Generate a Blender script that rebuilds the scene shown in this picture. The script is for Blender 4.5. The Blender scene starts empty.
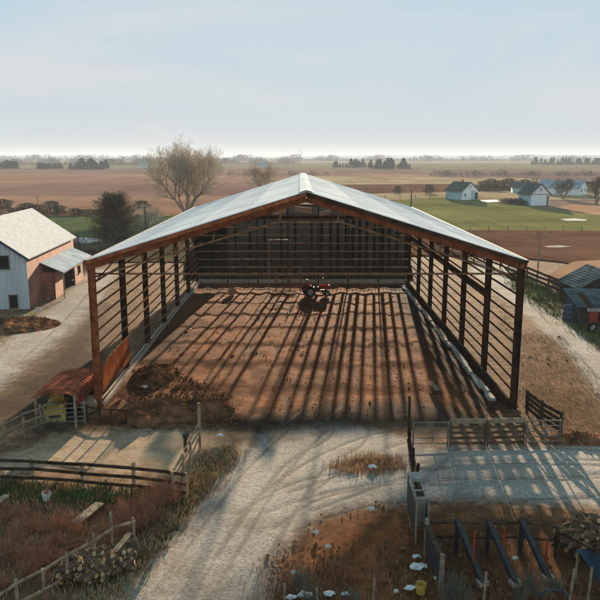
import bpy, math, random
import numpy as np
from mathutils import Vector, Matrix
R = random.Random(7)
sc = bpy.context.scene
col = sc.collection
# ------------------------------------------------------------------ camera
H = 14.2; F = 730.0; P = math.radians(11.16)
def G(px, py, z=0.0):
    dx = (px-300)/F; dy = (300-py)/F
    d = Vector((dx, math.cos(P)+dy*math.sin(P), -math.sin(P)+dy*math.cos(P)))
    t = (z-H)/d.z
    return Vector((d.x*t, d.y*t, z))
cam_d = bpy.data.cameras.new('camera'); cam = bpy.data.objects.new('camera', cam_d); col.objects.link(cam)
cam.location = (0, 0, H); cam.rotation_euler = (math.pi/2-P, 0, 0)
cam_d.sensor_width = 36; cam_d.lens = 36*F/600; cam_d.clip_end = 30000; cam_d.clip_start = .1
sc.camera = cam
# ------------------------------------------------------------------ light
EL = math.radians(9.6); AZ = math.radians(5.5)     # sun beyond the shed, to the right of the view
sd = Vector((math.sin(AZ)*math.cos(EL), math.cos(AZ)*math.cos(EL), math.sin(EL)))
sl = bpy.data.lights.new('sun', 'SUN'); sl.energy = 5.0; sl.angle = math.radians(.5); sl.color = (1.0, .78, .54)
so = bpy.data.objects.new('sun', sl); col.objects.link(so)
so.rotation_euler = (-sd).to_track_quat('-Z', 'Y').to_euler(); so.location = (60, 120, 60)
w = bpy.data.worlds.new('World'); sc.world = w; w.use_nodes = True
nt = w.node_tree; nt.nodes.clear()
out = nt.nodes.new('ShaderNodeOutputWorld'); bg = nt.nodes.new('ShaderNodeBackground')
sky = nt.nodes.new('ShaderNodeTexSky'); sky.sky_type = 'NISHITA'; sky.sun_disc = False
sky.sun_elevation = EL; sky.sun_rotation = AZ; sky.air_density = 1.0; sky.dust_density = 0.15; sky.ozone_density = 2.0; sky.altitude = 200
tc = nt.nodes.new('ShaderNodeTexCoord'); mp = nt.nodes.new('ShaderNodeMapping'); mp.inputs['Scale'].default_value = (1.2, 1.2, 5.0)
n1 = nt.nodes.new('ShaderNodeTexNoise'); n1.inputs['Scale'].default_value = 1.7; n1.inputs['Detail'].default_value = 6; n1.inputs['Distortion'].default_value = .4; n1.inputs['Roughness'].default_value = .5
cr = nt.nodes.new('ShaderNodeMapRange'); cr.inputs['From Min'].default_value = .45; cr.inputs['From Max'].default_value = .72
cr.inputs['To Min'].default_value = .0; cr.inputs['To Max'].default_value = .5
mx = nt.nodes.new('ShaderNodeMix'); mx.data_type = 'RGBA'; L = nt.links.new
sp = nt.nodes.new('ShaderNodeSeparateXYZ'); L(tc.outputs['Generated'], sp.inputs[0])
zr_ = nt.nodes.new('ShaderNodeValToRGB'); zr_.color_ramp.elements[0].position = 0.0; zr_.color_ramp.elements[0].color = (.69, .735, .765, 1)
zr_.color_ramp.elements[1].position = .34; zr_.color_ramp.elements[1].color = (.40, .70, .88, 1)
e_ = zr_.color_ramp.elements.new(.12); e_.color = (.62, .75, .84, 1)
L(sp.outputs['Z'], zr_.inputs[0]); sc_ = nt.nodes.new('ShaderNodeVectorMath'); sc_.operation = 'SCALE'; sc_.inputs['Scale'].default_value = 4.4
mw = nt.nodes.new('ShaderNodeMix'); mw.data_type = 'RGBA'; mw.inputs['B'].default_value = (.93, .85, .82, 1)
L(cr.outputs[0], mw.inputs['Factor']); L(zr_.outputs[0], mw.inputs['A'])
L(mw.outputs['Result'], sc_.inputs[0]); L(sc_.outputs[0], mx.inputs['B'])
L(tc.outputs['Generated'], mp.inputs['Vector']); L(mp.outputs[0], n1.inputs['Vector']); L(n1.outputs['Fac'], cr.inputs['Value'])
mx.inputs['Factor'].default_value = .99; L(sky.outputs[0], mx.inputs['A']); L(mx.outputs['Result'], bg.inputs['Color'])
bg.inputs['Strength'].default_value = 0.05
L(bg.outputs[0], out.inputs[0])
sc.view_settings.view_transform = 'Standard'; sc.view_settings.look = 'None'; sc.view_settings.gamma = 1
sc.view_settings.use_curve_mapping = False; sc.view_settings.exposure = 2.0
# ------------------------------------------------------------------ materials
def mat(name, c, c2=None, rough=.8, metal=0, scale=3.0, bump=0.0, bscale=None, spec=.3, detail=6, stretch=None, lo=.35, hi=.65, alpha=None):
    m = bpy.data.materials.new(name); m.use_nodes = True; t = m.node_tree; b = t.nodes['Principled BSDF']
    b.inputs['Roughness'].default_value = rough; b.inputs['Metallic'].default_value = metal
    b.inputs['Specular IOR Level'].default_value = 0 if rough >= .85 else spec
    co = t.nodes.new('ShaderNodeTexCoord'); ma = t.nodes.new('ShaderNodeMapping')
    if stretch: ma.inputs['Scale'].default_value = stretch
    t.links.new(co.outputs['Object'], ma.inputs['Vector'])
    no = t.nodes.new('ShaderNodeTexNoise'); no.inputs['Scale'].default_value = scale; no.inputs['Detail'].default_value = detail
    t.links.new(ma.outputs[0], no.inputs['Vector'])
    ra = t.nodes.new('ShaderNodeValToRGB'); ra.color_ramp.elements[0].position = lo; ra.color_ramp.elements[1].position = hi
    ra.color_ramp.elements[0].color = (*c, 1); ra.color_ramp.elements[1].color = (*(c2 or c), 1)
    t.links.new(no.outputs['Fac'], ra.inputs[0]); t.links.new(ra.outputs[0], b.inputs['Base Color'])
    if bump:
        n2 = t.nodes.new('ShaderNodeTexNoise'); n2.inputs['Scale'].default_value = bscale or scale*4; n2.inputs['Detail'].default_value = 4
        t.links.new(ma.outputs[0], n2.inputs['Vector'])
        bu = t.nodes.new('ShaderNodeBump'); bu.inputs['Strength'].default_value = 1; bu.inputs['Distance'].default_value = bump
        t.links.new(n2.outputs['Fac'], bu.inputs['Height']); t.links.new(bu.outputs[0], b.inputs['Normal'])
    if alpha is not None: b.inputs['Alpha'].default_value = alpha
    m['ramp'] = ra.name
    return m
def corrugate(m, axis, period, dist):
    t = m.node_tree; b = t.nodes['Principled BSDF']
    co = t.nodes.new('ShaderNodeTexCoord'); se = t.nodes.new('ShaderNodeSeparateXYZ'); t.links.new(co.outputs['Object'], se.inputs[0])
    mu = t.nodes.new('ShaderNodeMath'); mu.operation = 'MULTIPLY'; mu.inputs[1].default_value = 2*math.pi/period
    t.links.new(se.outputs[axis], mu.inputs[0])
    si = t.nodes.new('ShaderNodeMath'); si.operation = 'SINE'; t.links.new(mu.outputs[0], si.inputs[0])
    bu = t.nodes.new('ShaderNodeBump'); bu.inputs['Distance'].default_value = dist
    t.links.new(si.outputs[0], bu.inputs['Height']); t.links.new(bu.outputs[0], b.inputs['Normal'])
    return m
M = {}
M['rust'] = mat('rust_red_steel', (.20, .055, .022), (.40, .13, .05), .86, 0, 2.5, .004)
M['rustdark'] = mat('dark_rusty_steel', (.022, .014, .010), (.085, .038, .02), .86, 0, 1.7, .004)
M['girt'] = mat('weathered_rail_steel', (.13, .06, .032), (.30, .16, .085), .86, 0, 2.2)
M['roof'] = corrugate(mat('pale_roof_sheet', (.47, .505, .525), (.59, .62, .635), .86, .0, .35, 0, spec=.5, stretch=(1, .35, 1)), 'Y', .33, .03)
M['roofdark'] = mat('underside_steel', (.10, .06, .04), (.16, .09, .06), .8)
M['barnroof'] = mat('cream_roof', (.42, .415, .41), (.52, .515, .505), .86, 0, 2.5, .01)
M['white_metal'] = corrugate(mat('white_corrugated', (.48, .52, .54), (.66, .68, .68), .55, 0, .8, stretch=(1, 1, .3)), 'X', .42, .06)
M['awning'] = corrugate(mat('blue_grey_sheet', (.22, .27, .31), (.33, .38, .42), .86, 0, .6), 'Y', .3, .04)
M['dark'] = mat('black_opening', (.012, .011, .01), (.02, .018, .015), .9)
M['timber'] = mat('grey_timber', (.16, .12, .085), (.34, .26, .18), .85, 0, 3, .006, stretch=(1, 1, 1))
M['paletimber'] = mat('pale_timber', (.17, .12, .078), (.36, .26, .17), .85, 0, 3, .006)
M['darktimber'] = mat('dark_timber', (.025, .018, .013), (.08, .055, .038), .85, 0, 3, .006)
M['oiltimber'] = mat('black_painted_beam', (.012, .012, .014), (.035, .032, .032), .7, 0, 4, .006)
M['gal'] = mat('galvanised_pipe', (.17, .16, .15), (.30, .28, .25), .5, .3, 4)
M['red'] = mat('faded_red_paint', (.22, .04, .025), (.42, .05, .03), .86, 0, 3)
M['tyre'] = mat('tyre_rubber', (.014, .013, .012), (.03, .028, .026), .9, 0, 8)
M['blackm'] = mat('black_machine_metal', (.02, .02, .02), (.06, .05, .045), .6, 0, 6)
M['rim'] = mat('white_rim', (.28, .25, .21), (.48, .45, .40), .5, 0, 8)
M['concrete'] = mat('concrete', (.30, .28, .25), (.44, .41, .37), .9, 0, 1.2, .01)
M['yellow'] = mat('yellow_paint', (.42, .25, .03), (.52, .34, .06), .5, 0, 6)
M['blue'] = mat('dull_blue_paint', (.03, .05, .075), (.07, .10, .13), .86, 0, 5)
M['white'] = mat('white_plastic', (.40, .39, .36), (.62, .61, .58), .5, 0, 6)
M['bark'] = mat('grey_bark', (.20, .155, .115), (.34, .27, .20), .9, 0, 2, .02)
M['twig'] = mat('tan_twigs', (.36, .28, .20), (.56, .47, .36), .9, 0, .4)
M['twigred'] = mat('red_brown_twigs', (.20, .085, .05), (.38, .19, .11), .9, 0, 1.5)
M['conifer'] = mat('conifer_needles', (.055, .05, .026), (.20, .15, .085), .85, 0, .9)
M['evergreen'] = mat('evergreen_needles', (.016, .032, .024), (.04, .06, .04), .9, 0, .2)
M['bush'] = mat('dark_bush', (.055, .048, .035), (.15, .115, .085), .9, 0, .7)
M['woods'] = mat('bare_woodland', (.14, .10, .085), (.26, .19, .16), .95, 0, .03)
M['greywood'] = mat('grey_scrub_twigs', (.10, .095, .07), (.20, .17, .13), .95, 0, .2)
M['log'] = mat('cut_log', (.28, .15, .07), (.52, .33, .17), .85, 0, 3, .01)
M['logbark'] = mat('log_bark', (.07, .045, .03), (.15, .095, .06), .9, 0, 5, .01)
M['drygrass'] = mat('dry_grass', (.30, .20, .11), (.52, .38, .22), .95, 0, .9)
M['redgrass'] = mat('red_brown_weeds', (.22, .095, .05), (.44, .23, .125), .95, 0, .9)
M['greengrass'] = mat('green_grass', (.04, .07, .02), (.10, .13, .04), .95, 0, 1.2)
M['darkroof'] = corrugate(mat('dark_roof', (.04, .055, .06), (.11, .13, .13), .86, 0, .8), 'X', .3, .03)
M['shingle'] = mat('dark_shingle', (.055, .065, .06), (.09, .10, .09), .85, 0, .6)
M['whitewall'] = mat('white_boards', (.74, .73, .70), (.84, .83, .80), .7, 0, .7)
M['bluewall'] = mat('pale_blue_boards', (.30, .42, .46), (.40, .52, .55), .7, 0, .7)
M['slat'] = mat('black_board_cladding', (.012, .014, .011), (.035, .034, .026), .9, 0, 1.1, .004, stretch=(2, 2, .3))
M['oldwood'] = mat('dark_weathered_rails', (.05, .035, .025), (.16, .10, .065), .9, 0, 3)
M['oldwood2'] = mat('grey_weathered_rails', (.12, .10, .085), (.26, .22, .18), .9, 0, 3)
M['wallrail'] = mat('brown_wall_rails', (.17, .10, .055), (.42, .28, .16), .86, 0, 1.5)
M['tarp'] = mat('dark_blue_tarp', (.015, .028, .04), (.04, .06, .075), .86, 0, 2, .02)
M['soilheap'] = mat('dark_soil', (.05, .024, .013), (.22, .10, .048), .95, 0, 1.6, .10, 6)
M['pebble'] = mat('grey_pebbles', (.13, .115, .10), (.42, .38, .33), .9, 0, 9)
M['clod'] = mat('soil_clods', (.10, .042, .02), (.24, .115, .055), .95, 0, .5)
# brick
def brickmat():
    m = bpy.data.materials.new('old_brick'); m.use_nodes = True; t = m.node_tree; b = t.nodes['Principled BSDF']; b.inputs['Roughness'].default_value = .9
    co = t.nodes.new('ShaderNodeTexCoord'); se = t.nodes.new('ShaderNodeSeparateXYZ'); cb = t.nodes.new('ShaderNodeCombineXYZ'); ad = t.nodes.new('ShaderNodeMath'); ad.operation = 'ADD'
    t.links.new(co.outputs['Object'], se.inputs[0]); t.links.new(se.outputs['X'], ad.inputs[0]); t.links.new(se.outputs['Y'], ad.inputs[1])
    t.links.new(ad.outputs[0], cb.inputs['X']); t.links.new(se.outputs['Z'], cb.inputs['Y'])
    br = t.nodes.new('ShaderNodeTexBrick'); br.inputs['Scale'].default_value = 1; br.inputs['Brick Width'].default_value = .42; br.inputs['Row Height'].default_value = .16
    br.inputs['Mortar Size'].default_value = .018; br.inputs['Color1'].default_value = (.38, .095, .042, 1); br.inputs['Color2'].default_value = (.21, .062, .032, 1); br.inputs['Mortar'].default_value = (.32, .25, .20, 1)
    br.inputs['Mortar Smooth'].default_value = .3
    t.links.new(cb.outputs[0], br.inputs['Vector'])
    no = t.nodes.new('ShaderNodeTexNoise'); no.inputs['Scale'].default_value = .7; no.inputs['Detail'].default_value = 6; t.links.new(co.outputs['Object'], no.inputs['Vector'])
    hs = t.nodes.new('ShaderNodeMix'); hs.data_type = 'RGBA'; hs.blend_type = 'MULTIPLY'; hs.inputs['Factor'].default_value = 1
    ra = t.nodes.new('ShaderNodeMapRange'); ra.inputs['From Min'].default_value = .3; ra.inputs['From Max'].default_value = .7; ra.inputs['To Min'].default_value = .65; ra.inputs['To Max'].default_value = 1.35
    t.links.new(no.outputs['Fac'], ra.inputs[0]); t.links.new(br.outputs['Color'], hs.inputs['A']); t.links.new(ra.outputs[0], hs.inputs['B'])
    t.links.new(hs.outputs['Result'], b.inputs['Base Color'])
    bu = t.nodes.new('ShaderNodeBump'); bu.inputs['Distance'].default_value = .02; bu.invert = True; t.links.new(br.outputs['Fac'], bu.inputs['Height']); t.links.new(bu.outputs[0], b.inputs['Normal'])
    return m
M['brick'] = brickmat()
# ------------------------------------------------------------------ mesh builder
class MB:
    def __init__(s): s.v = []; s.f = []
    def add(s, vs, fs):
        n = len(s.v); s.v += [tuple(v) for v in vs]; s.f += [tuple(i+n for i in f) for f in fs]; return s
    def box(s, c, d, rz=0):
        x, y, z = [k/2 for k in d]; m = Matrix.Rotation(rz, 3, 'Z'); c = Vector(c)
        vs = [c+m@Vector((i*x, j*y, k*z)) for k in (-1, 1) for i, j in ((-1, -1), (1, -1), (1, 1), (-1, 1))]
        return s.add(vs, [(3, 2, 1, 0), (4, 5, 6, 7), (0, 1, 5, 4), (1, 2, 6, 5), (2, 3, 7, 6), (3, 0, 4, 7)])
    def beam(s, a, b, w, h, up=(0, 0, 1)):
        a = Vector(a); b = Vector(b); d = (b-a).normalized(); u = Vector(up)
        if abs(d.dot(u)) > .98: u = Vector((0, 1, 0))
        sx = d.cross(u).normalized(); sz = sx.cross(d).normalized()
        vs = [p+sx*i*w/2+sz*k*h/2 for p in (a, b) for i, k in ((-1, -1), (1, -1), (1, 1), (-1, 1))]
        return s.add(vs, [(3, 2, 1, 0), (4, 5, 6, 7), (0, 1, 5, 4), (1, 2, 6, 5), (2, 3, 7, 6), (3, 0, 4, 7)])
    def ibeam(s, a, b, w, h, up=(0, 0, 1), t=.03):
        a = Vector(a); b = Vector(b); d = (b-a).normalized(); u = Vector(up)
        if abs(d.dot(u)) > .98: u = Vector((1, 0, 0))
        sx = d.cross(u).normalized(); sz = sx.cross(d).normalized()
        for k in (-1, 1): s.beam(a+sz*k*(h-t)/2, b+sz*k*(h-t)/2, w, t, sz)
        return s.beam(a, b, t, h-2*t, sz)
    def tube(s, a, b, r0, r1=None, n=6, cap=True):
        a = Vector(a); b = Vector(b); r1 = r0 if r1 is None else r1; d = (b-a)
        if d.length < 1e-6: return s
        d.normalize(); u = Vector((0, 0, 1)) if abs(d.z) < .95 else Vector((1, 0, 0)); x = d.cross(u).normalized(); y = d.cross(x)
        vs = [p+x*math.cos(2*math.pi*i/n)*r+y*math.sin(2*math.pi*i/n)*r for p, r in ((a, r0), (b, r1)) for i in range(n)]
        fs = [(i, (i+1) % n, n+(i+1) % n, n+i) for i in range(n)]
        if cap: fs += [tuple(range(n))[::-1], tuple(range(n, 2*n))]
        return s.add(vs, fs)
    def prism(s, poly, d):
        n = len(poly); d = Vector(d); vs = [Vector(p) for p in poly]+[Vector(p)+d for p in poly]
        return s.add(vs, [tuple(range(n))[::-1], tuple(range(n, 2*n))]+[(i, (i+1) % n, n+(i+1) % n, n+i) for i in range(n)])
    def blob(s, c, r, seed=0, sq=(1, 1, 1), amp=.25, sub=1):
        import bmesh
        bm = bmesh.new(); bmesh.ops.create_icosphere(bm, subdivisions=sub, radius=1)
        q = random.Random(seed); vs = []
        for v in bm.verts:
            k = r*(1+q.uniform(-amp, amp)); vs.append((c[0]+v.co.x*k*sq[0], c[1]+v.co.y*k*sq[1], c[2]+v.co.z*k*sq[2]))
        fs = [tuple(v.index for v in f.verts) for f in bm.faces]; bm.free(); return s.add(vs, fs)
    def build(s, name, m, parent=None, off=None, smooth=False):
        me = bpy.data.meshes.new(name)
        vs = s.v if off is None else [(v[0]-off[0], v[1]-off[1], v[2]-off[2]) for v in s.v]
        me.from_pydata(vs, [], s.f); me.update()
        if smooth: me.polygons.foreach_set('use_smooth', [True]*len(me.polygons))
        me.materials.append(m if not isinstance(m, str) else M[m])
        o = bpy.data.objects.new(name, me); col.objects.link(o)
        if parent: o.parent = parent
        return o
def tag(o, label=None, cat=None, group=None, kind=None):
    if label: o['label'] = label
    if cat: o['category'] = cat
    if group: o['group'] = group
    if kind: o['kind'] = kind
    return o
def thing(name, label, cat, loc=(0, 0, 0), rz=0, group=None):
    o = bpy.data.objects.new(name, None); col.objects.link(o); o.location = loc; o.rotation_euler = (0, 0, rz); o.empty_display_size = .3
    return tag(o, label, cat, group)
def dup(root, loc, rz=0, label=None, group=None, scale=None):
    def cp(o, par):
        c = o.copy(); col.objects.link(c); c.parent = par
        for ch in list(o.children): cp(ch, c)
        return c
    r = cp(root, None); r.location = loc; r.rotation_euler = (0, 0, rz)
    if scale: r.scale = scale if not isinstance(scale, (int, float)) else (scale,)*3
    if label: r['label'] = label
    if group: r['group'] = group
    return r
# ------------------------------------------------------------------ shed numbers
CX = .35; W2 = 12.0; Y1 = 40.3; Y2 = 82.0; ZE = 8.5; ZR = 12.2; NB = 6
XL = CX-W2; XR = CX+W2
# ------------------------------------------------------------------ ground
def vnoise(x, y, s, seed=0):
    x = x/s+seed*17.3; y = y/s+seed*9.1; xi = np.floor(x); yi = np.floor(y); xf = x-xi; yf = y-yi
    def h(a, b):
        v = np.sin(a*127.1+b*311.7+seed*74.7)*43758.5453; return v-np.floor(v)
    u = xf*xf*(3-2*xf); v = yf*yf*(3-2*yf)
    return (h(xi, yi)*(1-u)+h(xi+1, yi)*u)*(1-v)+(h(xi, yi+1)*(1-u)+h(xi+1, yi+1)*u)*v
def fbm(x, y, s, seed=0, o=4):
    r = 0; a = .5
    for k in range(o): r = r+a*vnoise(x, y, s, seed+k); s /= 2; a /= 2
    return r/(1-.5**o)
def sdf(px, py, poly):          # >0 inside
    d = np.full(px.shape, 1e9); ins = np.zeros(px.shape, bool); n = len(poly)
    for i in range(n):
        ax, ay = poly[i]; bx, by = poly[(i+1) % n]; ex, ey = bx-ax, by-ay
        t = np.clip(((px-ax)*ex+(py-ay)*ey)/(ex*ex+ey*ey+1e-12), 0, 1)
        d = np.minimum(d, np.hypot(px-ax-t*ex, py-ay-t*ey))
        if abs(by-ay) > 1e-9:
            c = ((ay > py) != (by > py)) & (px < (bx-ax)*(py-ay)/(by-ay)+ax); ins ^= c
    return np.where(ins, d, -d)
def line_d(px, py, pts):
    d = np.full(px.shape, 1e9)
    for (ax, ay), (bx, by) in zip(pts[:-1], pts[1:]):
        ex, ey = bx-ax, by-ay; t = np.clip(((px-ax)*ex+(py-ay)*ey)/(ex*ex+ey*ey), 0, 1)
        d = np.minimum(d, np.hypot(px-ax-t*ex, py-ay-t*ey))
    return d
def gp(l): return [tuple(G(a, b)[:2]) for a, b in l]
road_main = gp([(70, 680), (125, 600), (170, 548), (212, 492), (243, 452), (258, 432), (285, 422), (340, 420), (410, 437), (425, 446), (560, 446), (640, 440), (700, 500), (600, 505), (540, 502), (470, 497), (410, 500), (360, 503), (318, 515), (285, 540), (268, 562), (270, 600), (280, 680)])
road_left = gp([(-140, 440), (-60, 415), (0, 388), (45, 352), (85, 318), (104, 296), (118, 270), (90, 268), (62, 296), (30, 322), (0, 345), (-60, 372), (-160, 400)])
road_right = gp([(480, 262), (505, 262), (545, 300), (580, 332), (600, 350), (660, 400), (700, 450), (640, 440), (600, 395), (570, 355), (530, 318), (500, 296), (470, 270)])
yard_left = gp([(-80, 470), (20, 452), (60, 436), (110, 430), (165, 428), (232, 424), (228, 438), (205, 446), (178, 470), (120, 468), (60, 464), (-90, 485)])
island = gp([(326, 466), (345, 457), (372, 452), (402, 456), (408, 468), (380, 474), (345, 473)])
lower_right = gp([(262, 560), (300, 515), (360, 500), (420, 502), (480, 505), (560, 508), (620, 520), (640, 700), (280, 700)])
garden = gp([(-120, 500), (0, 484), (100, 490), (180, 496), (172, 520), (130, 556), (70, 605), (0, 690), (-150, 700)])
verge = gp([(182, 500), (200, 455), (232, 445), (238, 455), (205, 492), (160, 545), (120, 600), (90, 650), (30, 650), (70, 605), (130, 556)])
right_dirt = gp([(500, 330), (560, 335), (620, 410), (640, 440), (560, 446), (520, 400), (505, 300)])
grass_right = gp([(520, 275), (545, 283), (566, 300), (562, 318), (575, 326), (600, 330), (640, 345), (640, 330), (620, 310), (600, 312), (560, 297), (545, 290), (510, 265), (500, 262), (545, 302), (580, 334), (620, 365), (640, 360), (640, 320)])
grass_strip = gp([(512, 268), (560, 294), (562, 320), (535, 303), (512, 285)])
grass_house = gp([(566, 322), (640, 326), (640, 372), (612, 356), (585, 336)])
grass_barn = gp([(-40, 320), (20, 312), (48, 308), (20, 330), (-40, 360)])
dark_left = gp([(0, 395), (60, 345), (100, 305), (100, 405), (60, 412), (20, 420), (-60, 430)])  # dark soil with the shade beside the shed painted in
floor_poly = [(XL+.3, Y1-3.2), (XR-.3, Y1-1.0), (XR-.3, Y2), (XL+.3, Y2)]
slab = gp([(432, 404), (480, 403), (500, 410), (540, 417), (410, 418), (420, 408)])
tracks = []
for off in (-.95, .95):
    for base in ([(150, 640), (215, 545), (258, 480), (290, 445), (312, 425)], [(205, 640), (240, 560), (278, 500), (330, 462), (380, 440), (400, 436)],
                 [(255, 520), (300, 492), (360, 478), (450, 470), (560, 468), (660, 470)], [(280, 520), (340, 500), (430, 487), (540, 488), (660, 478)],
                 [(300, 500), (420, 462), (520, 455), (650, 460)], [(300, 425), (330, 395), (345, 350), (330, 310)], [(250, 440), (270, 405), (262, 350), (280, 310)], [(380, 420), (372, 380), (350, 330), (345, 300)], [(430, 425), (410, 380), (385, 330), (372, 300)], [(210, 400), (232, 350), (250, 310)], [(240, 560), (300, 470), (345, 440), (352, 422)],
                 [(585, 380), (545, 330), (505, 288)], [(20, 372), (70, 325), (103, 285)]):
        b = gp(base); q = []
        for i, p in enumerate(b):
            a = b[max(0, i-1)]; c = b[min(len(b)-1, i+1)]; n = Vector((-(c[1]-a[1]), c[0]-a[0])).normalized(); q.append((p[0]+n.x*off, p[1]+n.y*off))
        # smooth
        s = []
        for i in range(len(q)-1):
            p0 = q[max(0, i-1)]; p1 = q[i]; p2 = q[i+1]; p3 = q[min(len(q)-1, i+2)]
            for k in range(5):
                t = k/5; s.append(tuple(.5*((2*p1[j])+(-p0[j]+p2[j])*t+(2*p0[j]-5*p1[j]+4*p2[j]-p3[j])*t*t+(-p0[j]+3*p1[j]-3*p2[j]+p3[j])*t**3) for j in (0, 1)))
        s.append(q[-1]); tracks.append(s)
def heights(x, y):
    inner = np.clip(np.minimum(sdf(x, y, floor_poly)/1.5, 1), 0, 1)
    rd = np.clip(np.maximum(sdf(x, y, road_main), sdf(x, y, road_left))/1.0, 0, 1)
    amp = .05+.075*inner-.035*rd
    z = (fbm(x, y, 2.2, 3, 5)-.5)*amp*1.7+(fbm(x, y, 9, 5, 2)-.5)*.16
    z = z + inner*.055*np.sin((x+1.6*fbm(x, y, 12, 8, 2))*2*math.pi/1.6)*fbm(x, y, 6, 9, 2)
    z = z - np.clip(1-np.hypot(x, 0)*0, 0, 1)*0
    return z-.06
def ramp01(d, soft): return np.clip(.5+d/soft*.5, 0, 1)
def masks(x, y, tr):
    g = np.maximum.reduce([ramp01(sdf(x, y, road_main), 1.6), ramp01(sdf(x, y, road_left), 2.0), ramp01(sdf(x, y, road_right), 1.2)])
    g *= 1-ramp01(sdf(x, y, island), 1.0)
    pale = ramp01(sdf(x, y, yard_left), 1.6)
    grass = np.maximum.reduce([ramp01(sdf(x, y, grass_strip), 1.5), ramp01(sdf(x, y, grass_house), 1.2), .8*ramp01(sdf(x, y, grass_barn), 1.5), .40*ramp01(sdf(x, y, verge), .8), .40*ramp01(sdf(x, y, garden), 1)])
    behind = ramp01(sdf(x, y, [(-13, Y2+1.0), (13.5, Y2+1.0), (24, 160), (-24, 160)]), 3)  # darkness painted on the ground seen through the back wall
    fl = ramp01(sdf(x, y, floor_poly), 1.0)
    orange = np.maximum.reduce([.5*ramp01(sdf(x, y, right_dirt), 3), .8*ramp01(sdf(x, y, lower_right), 2), .8*ramp01(sdf(x, y, island), .6), 1.0*fl])
    dark = np.maximum.reduce([1.0*ramp01(sdf(x, y, dark_left), 2.5), .5*ramp01(sdf(x, y, garden), 1.5), fl*ramp01(XL+3.2-x, 3.5)*.7, fl*ramp01(x-(XR-3.2), 1.2)*.8, ramp01(2.2-np.abs(y-(Y1-2.0)-1.2*np.sin(x*.3)), 1.6)*ramp01(9-np.abs(x-3), 3)*.8,  # shade along the side walls and shed mouth painted in as darker ground
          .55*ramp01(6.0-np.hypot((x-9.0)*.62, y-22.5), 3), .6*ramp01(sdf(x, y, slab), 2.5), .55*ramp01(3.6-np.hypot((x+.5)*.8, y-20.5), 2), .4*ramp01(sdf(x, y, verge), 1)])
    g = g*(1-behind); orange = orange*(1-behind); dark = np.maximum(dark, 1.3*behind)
    return g, pale, grass, fl, orange, dark, tr
def grid_ground():
    xs = np.concatenate([np.arange(-90, -34, 1.0), np.arange(-34, 34, .14), np.arange(34, 90.1, 1.0)])
    ys = np.concatenate([np.arange(8, 17, .5), np.arange(17, 46, .14), np.arange(46, 84, .3), np.arange(84, 150.1, 1.0)])
    X, Y = np.meshgrid(xs, ys); x = X.ravel(); y = Y.ravel()
    tr = np.zeros(x.shape)
    sel = (np.abs(x) < 36) & (y < 84)
    for t in tracks:
        d = line_d(x[sel], y[sel], t); tr[sel] = np.maximum(tr[sel], np.exp(-(d/.15)**2)*(.35+.9*fbm(x[sel], y[sel], 3, 4, 2)))
    z = heights(x, y)-tr*(.035+.035*np.clip(sdf(x, y, floor_poly), 0, 1))
    edge = np.minimum.reduce([x+90, 90-x, 150-y, y-8]); z = z*np.clip(edge/6, 0, 1)
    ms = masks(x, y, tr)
    nx, ny = len(xs), len(ys)
    i = np.arange((ny-1)*(nx-1)); r = i//(nx-1); c = i % (nx-1); a = r*nx+c
    F4 = np.stack([a, a+1, a+nx+1, a+nx], 1)
    cx = x[F4].mean(1); cy = y[F4].mean(1)
    reg = np.zeros(len(i), int)
    reg[sdf(cx, cy, [(XL, Y1-.2), (XR, Y1-.2), (XR, Y2), (XL, Y2)]) > 0] = 1
    rm = (reg == 0) & (np.maximum.reduce([sdf(cx, cy, road_main), sdf(cx, cy, road_left), sdf(cx, cy, road_right)])+(fbm(cx, cy, 1.5, 6, 3)-.5)*.8 > 0); reg[rm] = 2
    ym = (reg == 0) & (sdf(cx, cy, yard_left)+(fbm(cx, cy, 1.5, 6, 3)-.5)*.8 > 0); reg[ym] = 3
    for k, nm in enumerate(('ground', 'shed_floor', 'gravel_road', 'farm_yard')):
        f = F4[reg == k]; used, inv = np.unique(f, return_inverse=True); inv = inv.reshape(f.shape)
        me = bpy.data.meshes.new(nm); me.vertices.add(len(used)); me.vertices.foreach_set('co', np.stack([x[used], y[used], z[used]], 1).ravel())
        me.loops.add(inv.size); me.loops.foreach_set('vertex_index', inv.ravel().astype(np.int32))
        me.polygons.add(len(f)); me.polygons.foreach_set('loop_start', np.arange(0, inv.size, 4, dtype=np.int32)); me.polygons.foreach_set('loop_total', np.full(len(f), 4, np.int32))
        me.update(calc_edges=True); me.polygons.foreach_set('use_smooth', [True]*len(f))
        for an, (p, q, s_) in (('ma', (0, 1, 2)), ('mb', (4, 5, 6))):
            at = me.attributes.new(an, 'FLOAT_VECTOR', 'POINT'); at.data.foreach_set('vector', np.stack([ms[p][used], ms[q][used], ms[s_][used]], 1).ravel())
        me.materials.append(M['terrain']); o = bpy.data.objects.new(nm, me); col.objects.link(o); tag(o, kind='structure')
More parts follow.
